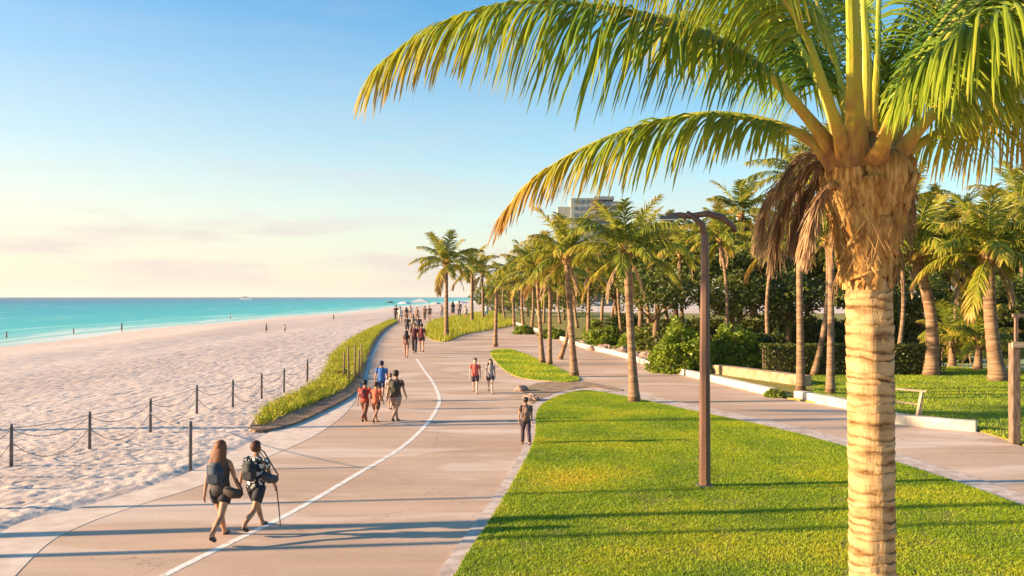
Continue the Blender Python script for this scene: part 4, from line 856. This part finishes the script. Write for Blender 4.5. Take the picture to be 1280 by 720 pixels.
def person(px, py, hpx, label, face=0, swing=.35, arm=.3, skin='skin', top=(.5,.1,.08), bottom=(.06,.06,.08), hair=(.03,.02,.015), long_hair=False, shirt='tee', legs='shorts', group='people walking on the promenade',
           extra=None, z=.03, hat=None, carry=None, female=False, elb=None, topmat=None, loc_=None, still=False, hands=True):
    x,y = G(px,py,z) if loc_ is None else loc_; ht = hpx*y/F; s = ht/1.75
    root = thing('person', label, 'person', (x,y,z), group, R(face)); root.scale = (s,s,s)
    sw = swing; sh = .165 if female else .19; hw = .09 if not female else .095
    def leg(sg, a):
        hip = Vector((sg*hw,0,.90)); kn = hip+Vector((0,math.sin(a)*.44,-math.cos(a)*.44)); b_ = a-(.25 if a>0 else .55)*min(1,abs(a)/.35) if a<0 else a-.10
        an = kn+Vector((0,math.sin(b_)*.40,-math.cos(b_)*.40)); return hip,kn,an,b_
    Lg = [leg(-1,sw), leg(1,-sw)]
    low = min(min(l[2].z-(.055 if l[3]>-.3 else .10) for l in Lg), 9); dz = -low
    C = Chain(); up = Vector((0,0,dz))
    pel = C.add(Vector((0,0,.95))+up, (.135,.10) )
    wa = C.add(Vector((0,.005,1.10))+up, (.115 if not female else .10), pel); ch = C.add(Vector((0,-.005,1.27))+up, .135 if not female else .118, wa); uc = C.add(Vector((0,0,1.40))+up, .095, ch)
    nk = C.add(Vector((0,.01,1.50))+up, .052, uc); h1 = C.add(Vector((0,.03,1.57))+up, .066, nk); h2 = C.add(Vector((0,.02,1.655))+up, .086, h1); h3 = C.add(Vector((0,.01,1.715))+up, .058, h2)
    nose = C.add(Vector((0,.125,1.632))+up, .014, h2)
    for sg in (-1,1): C.add(Vector((sg*.092,0,1.64))+up, .016, h2)
    J = {}
    for li,(hip,kn,an,b_) in enumerate(Lg):
        a1 = C.add(hip+up-Vector((0,0,.04)), .088 if not female else .09, pel); m1 = C.add((hip+kn)/2+up, .074, a1); k1 = C.add(kn+up, .052, m1); c1 = C.add(kn*.7+an*.3+up+Vector((0,-.015,0)), .055, k1); an1 = C.add(an+up, .033, c1)
        fd = Vector((0,math.cos(b_*.4),math.sin(b_*.9) if b_<-.3 else .0)); hl = C.add(an+up+Vector((0,-.03,-.03)), .035, an1); tb = C.add(an+up+Vector((0,.10,-.04))+(Vector((0,0,-.05)) if b_<-.3 else Vector()), .035, an1); C.add(an+up+Vector((0,.17,-.045))+(Vector((0,-.02,-.09)) if b_<-.3 else Vector()), .026, tb)
        J['l%d'%li] = (hip+up,kn+up,an+up,C.v[tb],C.v[-1],C.v[hl])
    for ai,(sg,aa) in enumerate(((-1,-arm),(1,arm))):
        e_ = .25 if elb is None else elb[ai]
        s0 = C.add(Vector((sg*sh,0,1.395))+up, .052, uc); sp = C.v[s0]; el = sp+Vector((sg*.05,math.sin(aa)*.27,-math.cos(aa)*.27)); wr = el+Vector((sg*.02,math.sin(aa+e_)*.25,-math.cos(aa+e_)*.25))
        m1 = C.add((sp+el)/2, .044, s0); e1 = C.add(el, .036, m1); m2 = C.add(el*.6+wr*.4, .035, e1); w1 = C.add(wr, .024, m2); dr = (wr-el).normalized(); pm = C.add(wr+dr*.06, .030, w1)
        if hands:
            fw = Vector((0,1,0)); fw = (fw-dr*fw.dot(dr)).normalized()
            for fi,(off,ln_) in enumerate(((.026,.070),(.009,.080),(-.009,.074),(-.026,.058))):
                f1 = C.add(wr+dr*.085+fw*off, .0095, pm); f2 = C.add(C.v[f1]+dr*ln_*.5+Vector((-sg*.010,0,0)), .0085, f1); C.add(C.v[f2]+dr*ln_*.45+Vector((-sg*.022,0,0)), .007, f2)
            t1 = C.add(wr+dr*.035+fw*.038, .011, pm); C.add(C.v[t1]+dr*.035+fw*.018, .009, t1)
        J['a%d'%ai] = (sp,el,wr,dr)
    skin_obj('body', C.v, C.e, C.r, M[skin], root, 0, 1)
    # hair
    hm = plain(hair,.6)
    mb = MB(); hc = Vector((0,-.008,1.665))+up; K_ = 14; V_ = []; NR = 9
    for a_ in range(NR+1):
        th = math.pi*(a_/NR)*.80
        for j in range(K_):
            ph = 2*math.pi*j/K_; n_ = Vector((math.sin(th)*math.cos(ph), math.sin(th)*math.sin(ph), math.cos(th))); fr = max(0, n_.y)
            rr_ = Vector((.104,.118,.115)) if n_.z > .35 or n_.y < .35 else Vector((.075,.07,.09))
            V_.append(hc+Vector((n_.x*rr_.x, n_.y*rr_.y, n_.z*rr_.z+(.0))))
    Q_ = [(i*K_+j,(i+1)*K_+j,(i+1)*K_+(j+1)%K_,i*K_+(j+1)%K_) for i in range(NR) for j in range(K_)]
    mb.add([tuple(v) for v in V_], Q_)
    if long_hair:
        rings_ = [(1.70,-.02,.100,.090),(1.62,-.045,.118,.085),(1.54,-.075,.130,.080),(1.45,-.125,.145,.070),(1.36,-.175,.140,.065),(1.27,-.205,.115,.055),(1.20,-.205,.070,.035),(1.16,-.20,.02,.01)]; V_ = []; K_ = 20
        for zi,(z_,y_,rx,ry) in enumerate(rings_):
            for j in range(K_):
                ph = 2*math.pi*j/K_; wv = 1+.07*math.sin(5*ph+zi*.5); V_.append((rx*wv*math.cos(ph)+up.x, y_+ry*wv*math.sin(ph), z_+up.z+.012*math.sin(7*ph)))
        mb.add(V_, [(i*K_+j,(i+1)*K_+j,(i+1)*K_+(j+1)%K_,i*K_+(j+1)%K_) for i in range(len(rings_)-1) for j in range(K_)])
    mb.build('hair', hm, root, smooth=True)
    # shirt
    g_ = .020; tm = topmat or plain(top)
    def loft(mb, rings_, K_=16):
        V_ = []
        for z_,rx,ry,yo in rings_:
            for j in range(K_):
                ph = 2*math.pi*j/K_; V_.append((rx*math.cos(ph), yo+ry*math.sin(ph), z_+up.z))
        n0 = len(rings_); V_ += [(0,rings_[0][3],rings_[0][0]+up.z),(0,rings_[-1][3],rings_[-1][0]+up.z)]
        mb.add(V_, [(i*K_+j,i*K_+(j+1)%K_,(i+1)*K_+(j+1)%K_,(i+1)*K_+j) for i in range(n0-1) for j in range(K_)], [(n0*K_,(j+1)%K_,j) for j in range(K_)]+[(n0*K_+1,(n0-1)*K_+j,(n0-1)*K_+(j+1)%K_) for j in range(K_)])
    fm = .92 if female else 1.0; mb = MB()
    loft(mb, [(.90,.185*fm,.150,0),(.97,.178*fm,.150,0),(1.06,.155*fm,.142,0),(1.14,.150*fm*(.95 if female else 1),.140,0),(1.24,.165*fm,.152,-.003),(1.33,.178*fm,.150,-.003),(1.40,.180*fm,.125,0),(1.44,.14*fm,.10,0),(1.475,.075,.07,.005)])
    if shirt != 'tank':
        for ai in (0,1):
            sp,el,wr,dr = J['a%d'%ai]; sp0 = Vector((sp.x*.72,sp.y,sp.z+.012)); q_ = [sp0, sp*1.0, sp*.5+el*.5] if shirt=='tee' else [sp0, sp, el, wr]
            mb.tube(q_, [.075,.074,.068] if shirt=='tee' else [.075,.072,.058,.044], 10)
    mb.build('top', tm, root, smooth=True)
    bmm = plain(bottom); mb = MB(); loft(mb, [(.84,.165*fm,.135,0),(.90,.178*fm,.146,0),(.97,.170*fm,.146,0),(1.02,.155*fm,.140,0)])
    for li in (0,1):
        hip,kn,an,tb,toe,hl = J['l%d'%li]; h0 = hip+Vector((0,0,.03))
        if legs=='shorts': mb.tube([h0, hip*.7+kn*.3, hip*.38+kn*.62],[.112,.108,.100],12)
        elif legs=='short': mb.tube([h0, hip*.75+kn*.25, hip*.58+kn*.42],[.108,.108,.104],12)
        else: mb.tube([h0, (hip+kn)/2, kn, an*.5+kn*.5+Vector((0,-.01,0)), an+Vector((0,0,.03))],[.110,.096,.076,.072,.058],12)
    mb.build('shorts' if legs!='long' else 'trousers', bmm, root, smooth=True)
    for li in (0,1):
        hip,kn,an,tb,toe,hl = J['l%d'%li]; C5=Chain(); a=C5.add(hl+Vector((0,0,.0)),.043); b=C5.add(tb,.045,a); C5.add(toe,.034,b); skin_obj('shoe', C5.v, C5.e, C5.r, plain((.07,.05,.045)), root)
    if hat:
        mb=MB(); c=Vector((0,.01,1.70))+up; mb.tube([c+Vector((0,0,.0)),c+Vector((0,0,.015)),c+Vector((0,0,.02)),c+Vector((0,0,.10)),c+Vector((0,0,.12))],[.19,.19,.105,.10,.06],14); mb.build('hat',plain(hat),root,smooth=True)
    root['dz']=dz
    if extra: extra(root, J, up)
    return root
def pack(col, big=1.0):
    def f(root,J,up):
        x,y,z=root.location; bp=thing('backpack','backpack worn by the '+root['label'][:0]+'person','bag'); COL.objects.unlink(bp); bpy.data.objects.remove(bp)
        mb=MB(); 
        import bmesh as B
        bm=B.new(); B.ops.create_cube(bm,size=1); 
        for v in bm.verts: v.co=Vector((v.co.x*.30*big,v.co.y*.15*big,v.co.z*.44*big*(1)))
        B.ops.bevel(bm,geom=bm.edges[:],offset=.055,segments=4,affect='EDGES'); me=bpy.data.meshes.new('backpack'); bm.to_mesh(me); bm.free(); me.materials.append(plain(col))
        for p_ in me.polygons: p_.use_smooth=True
        o=part('backpack',me,None); s=root.scale[0]; o.matrix_world = Matrix.LocRotScale(root.location, root.rotation_euler, root.scale) @ Matrix.Translation(Vector((0,-.22,1.24))+up) @ Matrix.Diagonal((.92,.9,.85,1))
        mb=MB()
        for sg in (-1,1): mb.tube([(sg*.09,.05,.20),(sg*.10,.12,.24),(sg*.10,.24,.20),(sg*.11,.27,.05),(sg*.12,.2,-.14),(sg*.12,.06,-.2)],.018,6)
        mb.build('strap',plain(col),o)
        mb=MB(); mb.box((0,-.085*big,-.09),(.2*big,.03,.17)); pk=mb.build('pocket',plain(col),o); md=pk.modifiers.new('b','BEVEL'); md.width=.012
        tag(o, root.get('bagl','backpack'), 'backpack')
    return f
def bagger(label,col):
    def f(root,J,up): 
        root['bagl']=label; pack(col)(root,J,up); del root['bagl']
    return f
def two(*fs):
    def f(root,J,up):
        for g_ in fs: g_(root,J,up)
    return f
def shoulder_bag(label,col,side=1,zoff=.98,dx=.28,rad=.15):
    def f(root,J,up):
        mb=MB(); mb.tube([(-.17,0,-.02),(-.14,0,0),(.0,0,-.03),(.14,0,0),(.17,0,-.02)],[.025,.075,.09,.075,.025],12,flat=1.1); o=mb.build('shoulder_bag',plain(col),None,smooth=True)
        o.matrix_world = Matrix.LocRotScale(root.location, root.rotation_euler, root.scale) @ Matrix.Translation(Vector((side*dx,-.08,zoff))+up) @ Matrix.Rotation(.25*side,4,'Y')
        mb=MB(); mb.tube([(-.13,.02,.06),(-side*dx*.6,.02,.30),(-side*dx*1.35,.03,.47),(-side*dx*1.0,.2,.35),(.1,.12,.04)],.013,6); mb.build('strap',plain(col),o); tag(o,label,'bag')
    return f
def stick_in_hand(label):
    def f(root,J,up):
        sp,el,wr,dr=J['a1']; h0=wr+dr*.08; mb=MB(); mb.tube([h0+Vector((-.03,-.02,.05)),h0+Vector((0,.02,.03)),(h0.x+.03,h0.y+.06,h0.z*.5),(h0.x+.04,h0.y+.10,.02)],[.014,.013,.012,.010],7); o=mb.build('walking_stick',M['wood'],None,smooth=True)
        o.matrix_world=Matrix.LocRotScale(root.location, root.rotation_euler, root.scale); tag(o,label,'stick')
    return f
# near pair seen from behind
person(276,675,129,'woman with long auburn hair walking away in a dark backpack and shorts',face=-8,swing=.46,arm=.25,female=True,long_hair=True,hair=(.20,.075,.025),top=(.09,.07,.06),bottom=(.03,.03,.035),shirt='tank',legs='short',
       extra=two(bagger('dark backpack on the back of the long haired woman',(.06,.075,.10)),shoulder_bag('dark round bag at the hip of the long haired woman',(.07,.045,.035),1,.92,.26)),elb=(.1,.3))
person(320,663,117,'short haired person in black and white print shirt walking away beside the long haired woman',face=-16,swing=.50,arm=.35,top=(.7,.7,.7),topmat=M['print'],bottom=(.035,.035,.045),shirt='tee',legs='shorts',hair=(.10,.04,.02),
       extra=two(bagger('black and white patterned backpack of the short haired walker',(.05,.05,.055)),shoulder_bag('rolled dark bag under the right arm of the short haired walker',(.10,.08,.08),1,1.12,.34),stick_in_hand('thin walking stick held by the short haired walker')),elb=(.1,.15))
# middle group
person(456,528,55,'person in a red top and dark backpack, left of the red pair',face=-12,swing=.45,top=(.60,.09,.05),bottom=(.22,.09,.05),legs='long',hair=(.02,.02,.03),extra=bagger('small dark red backpack on the left walker in red',(.25,.05,.05)))
person(470,529,53,'person in an orange red shirt, right of the red pair',face=-16,swing=.4,top=(.80,.16,.08),bottom=(.20,.08,.05),legs='shorts',hair=(.10,.04,.03),female=True)
person(495,528,68,'tall person in a dark brown top right of the red pair',face=-14,swing=.48,top=(.10,.07,.05),bottom=(.45,.28,.20),legs='shorts',hair=(.05,.03,.02),extra=bagger('olive backpack on the tall walker in dark brown',(.08,.07,.045)))
person(477,502,52,'person in a blue shirt walking ahead of the red pair',face=0,swing=.35,top=(.05,.16,.45),bottom=(.04,.06,.13),hair=(.02,.03,.08),legs='shorts')
person(488,512,46,'person in a pale pink top between the blue shirt and the tall walker',face=0,swing=.3,top=(.75,.50,.42),bottom=(.60,.42,.36),hair=(.25,.14,.07),female=True,skin='skin_light')
# couple walking toward the camera on the right
person(594,492,45,'person in a red shirt and dark shorts, left of the couple',face=180,swing=.33,top=(.65,.12,.09),bottom=(.06,.05,.07),legs='shorts',hair=(.05,.03,.02),skin='skin_light')
person(613,492,44,'dark haired person in a grey top, right of the couple',face=180,swing=.35,top=(.36,.30,.30),bottom=(.06,.06,.09),legs='short',hair=(.02,.015,.02),female=True,long_hair=True,skin='skin_light')
person(657,556,60,'person in brown top and dark purple trousers walking along the lawn kerb',face=10,swing=.22,arm=.15,top=(.20,.12,.09),bottom=(.10,.06,.08),legs='long',hair=(.06,.035,.03),extra=bagger('brown backpack of the walker along the lawn kerb',(.26,.16,.11)))
# far group and crowd
far = [(508,447,34,(.30,.12,.09),(.5,.3,.22),'far walker in a rust top, left of the trio'),(518,442,38,(.12,.03,.04),(.06,.05,.06),'far walker in a dark maroon top, middle of the trio'),(527,440,36,(.28,.05,.05),(.10,.06,.07),'far walker in dark red, right of the trio'),
 (509,420,26,(.06,.05,.07),(.1,.1,.12),'small dark dressed figure in the middle of the far path'),(516,419,26,(.35,.28,.22),(.08,.08,.1),'figure in beige behind the trio'),(523,421,27,(.08,.07,.10),(.35,.25,.2),'figure in charcoal top with pale legs behind the trio'),
 (500,407,24,(.75,.72,.66),(.6,.5,.4),'figure in white where the path meets the beach plants'),(495,402,21,(.07,.05,.04),(.06,.05,.04),'dark figure at the far tip of the beach plants'),(508,404,20,(.3,.16,.1),(.2,.1,.1),'figure in brown on the far path'),(521,403,19,(.5,.3,.2),(.3,.2,.15),'figure in tan at the end of the promenade'),
 (531,400,18,(.22,.1,.07),(.1,.06,.05),'left brown figure beside the lone palm'),(537,400,18,(.12,.06,.05),(.1,.06,.05),'right brown figure beside the lone palm'),(566,399,22,(.10,.09,.12),(.2,.15,.12),'dark figure just right of the lone palm'),(574,398,22,(.35,.25,.2),(.12,.1,.1),'figure in brown by the far umbrella'),
 (582,401,19,(.7,.55,.45),(.4,.3,.2),'pale figure on the far island sand'),(608,399,20,(.7,.68,.66),(.1,.3,.4),'figure in white near the farthest umbrella'),(552,397,16,(.6,.4,.3),(.2,.2,.2),'figure left of the lone palm trunk'),(513,397,16,(.65,.5,.4),(.2,.2,.2),'tiny figure in peach beyond the path')]
for i,(px,py,hp_,t_,b2,lb) in enumerate(far):
    person(px,py,hp_,lb,face=(0,180,8,0,175)[i%5],swing=.2+.05*(i%4),top=t_,bottom=b2,legs=('shorts','long','short')[i%3],female=i%2==0,long_hair=i%4==0,hair=((.03,.02,.02),(.12,.06,.03))[i%2],group='far walkers' if i<12 else 'far figures around the island',hands=False)
person(333,417.5,13,'figure in dark clothes standing on the open sand',face=-90,swing=.15,top=(.07,.09,.08),bottom=(.08,.09,.09),group='people on the beach',hands=False)
person(356,417,12,'figure in pale clothes right of the dark one on the open sand',face=-90,swing=.1,top=(.55,.40,.33),bottom=(.10,.09,.09),group='people on the beach',hands=False)
person(417,401,8.5,'dark figure near the waterline by the beach plants',face=-90,swing=.3,top=(.05,.06,.08),bottom=(.05,.05,.05),group='people on the beach',hands=False)
for px,py,hp_,lb,c in [(152,416,13,'bather standing at the edge of the water',(.10,.25,.35)),(92,419,9,'bather wading left of the standing one',(.3,.2,.12)),(8,425,11,'bather in pink at the left edge of the water',(.6,.3,.25)),(288,400,8,'bather in white far along the water edge',(.7,.7,.7))]:
    person(px,py,hp_,lb,face=90,swing=.08,top=c,bottom=(.2,.13,.1),group='bathers at the water edge',z=-.55,hands=False)

# freeze the skinned figures into plain meshes
dg = bpy.context.evaluated_depsgraph_get(); new = []
for o in PJ: new.append(bpy.data.meshes.new_from_object(o.evaluated_get(dg)))
for o, me in zip(PJ, new):
    o.modifiers.clear(); me.name = o.name; o.data = me
    for p_ in me.polygons: p_.use_smooth = True

# ------------------------------------------------------------------ light, sky, camera
EL = R(15)
sdir = Vector((1, .11, 0)).normalized()      # the way the shadows run
SUNV = Vector((-sdir.x*math.cos(EL), -sdir.y*math.cos(EL), math.sin(EL)))
sl = bpy.data.lights.new('sun','SUN'); sl.energy = 5.0; sl.angle = R(.75); sl.color = (1,.74,.47)
so = bpy.data.objects.new('sun', sl); COL.objects.link(so); so.rotation_euler = SUNV.to_track_quat('Z','Y').to_euler(); so.location = (-30,0,30)
w = bpy.data.worlds.new('World'); SC.world = w; w.use_nodes = True; nt = w.node_tree; nt.nodes.clear()
out = nt.nodes.new('ShaderNodeOutputWorld'); bg = nt.nodes.new('ShaderNodeBackground'); bg.inputs[1].default_value = .10
sk = nt.nodes.new('ShaderNodeTexSky'); sk.sky_type = 'NISHITA'; sk.sun_disc = False; sk.sun_elevation = EL
sk.sun_rotation = math.atan2(SUNV.x, SUNV.y)
sk.air_density = 1.0; sk.dust_density = .8; sk.ozone_density = 2.0
hs = N(nt,'HueSaturation'); hs.inputs['Saturation'].default_value = 1.6; hs.inputs['Value'].default_value = 1.0; L(nt,sk,0,hs,'Color')
hm_ = N(nt,'MixRGB',blend_type='MULTIPLY'); hm_.inputs[0].default_value=1; hm_.inputs[2].default_value=(.93,1.06,.98,1); L(nt,hs,0,hm_,1)
# warm haze near the horizon, stronger toward the sun, and thin low cloud
tc = N(nt,'TexCoord'); sp = N(nt,'SeparateXYZ'); L(nt,tc,'Generated',sp,0)
rz = ramp(nt,[(0,(.97,.97,.97)),(.07,(.84,.84,.84)),(.16,(.50,.50,.50)),(.40,(0,0,0))]); L(nt,sp,'Z',rz,0)
sx = N(nt,'MapRange'); sx.inputs[1].default_value=.5; sx.inputs[2].default_value=-.6; sx.inputs[3].default_value=.55; sx.inputs[4].default_value=1.0; L(nt,sp,'X',sx,0)
mm = N(nt,'Math',operation='MULTIPLY'); L(nt,rz,0,mm,0); L(nt,sx,0,mm,1)
mc = N(nt,'MapRange'); mc.inputs[1].default_value=.5; mc.inputs[2].default_value=-.5; L(nt,sp,'X',mc,0)
cc = ramp(nt,[(0,(4.2,4.3,4.3)),(1,(7.2,5.9,4.2))]); L(nt,mc,0,cc,0)
cc.color_ramp.elements[0].color=(.72,.78,.82,1); cc.color_ramp.elements[1].color=(1.03,.875,.72,1)
sc2 = N(nt,'VectorMath',operation='SCALE'); L(nt,cc,0,sc2,0); sc2.inputs['Scale'].default_value = 3.8
mix = N(nt,'MixRGB'); L(nt,mm,0,mix,0); L(nt,hm_,0,mix,1); L(nt,sc2,0,mix,2)
mpc = N(nt,'Mapping'); mpc.inputs['Location'].default_value=(1.7,.6,.3); mpc.inputs['Scale'].default_value=(3.2,3.2,20); L(nt,tc,'Generated',mpc,0); nc = N(nt,'TexNoise',i_Scale=1.6,i_Detail=7.0,i_Roughness=.55); L(nt,mpc,0,nc,'Vector')
rc = ramp(nt,[(.44,(0,0,0)),(.58,(.65,.65,.65))]); L(nt,nc,'Fac',rc,0); rz2 = ramp(nt,[(0,(.25,.25,.25)),(.025,(1,1,1)),(.065,(1,1,1)),(.10,(.35,.35,.35)),(.20,(.1,.1,.1))]); L(nt,sp,'Z',rz2,0)
m3 = N(nt,'Math',operation='MULTIPLY'); L(nt,rc,0,m3,0); L(nt,rz2,0,m3,1)
mix2 = N(nt,'MixRGB'); mix2.inputs[2].default_value=(3.0,2.6,2.5,1); L(nt,m3,0,mix2,0); L(nt,mix,0,mix2,1)
L(nt,mix2,0,bg,0); L(nt,bg,0,out,0)
mb = MB(); mb.box((0,6500,28),(31000,18000,66.8)); hz = part('haze', mb.mesh('haze', M['white']), None); hz.data.materials.clear()
m, nt, out = newmat('haze_air'); v = N(nt,'VolumePrincipled'); v.inputs['Color'].default_value=(.97,.90,.82,1); v.inputs['Density'].default_value=.00007; v.inputs['Anisotropy'].default_value=.1; nt.links.new(v.outputs[0], out.inputs['Volume']); hz.data.materials.append(m); tag(hz, 'thin warm sea haze', kind='stuff')
cam = bpy.data.cameras.new('camera'); co = bpy.data.objects.new('camera',cam); COL.objects.link(co); SC.camera = co
co.location = (0,0,H); co.rotation_euler = (R(90),0,0); cam.sensor_width = 36; cam.lens = 36*F/1280; cam.shift_y = 11/1280; cam.clip_end = 30000; cam.clip_start = .1
vs = SC.view_settings; vs.view_transform = 'Standard'; vs.look = 'None'; vs.exposure = 1.48; vs.gamma = 1; vs.use_curve_mapping = False
SC.cycles.use_denoising = True; SC.cycles.max_bounces = 6; SC.cycles.transparent_max_bounces = 4; SC.cycles.sample_clamp_indirect = 6
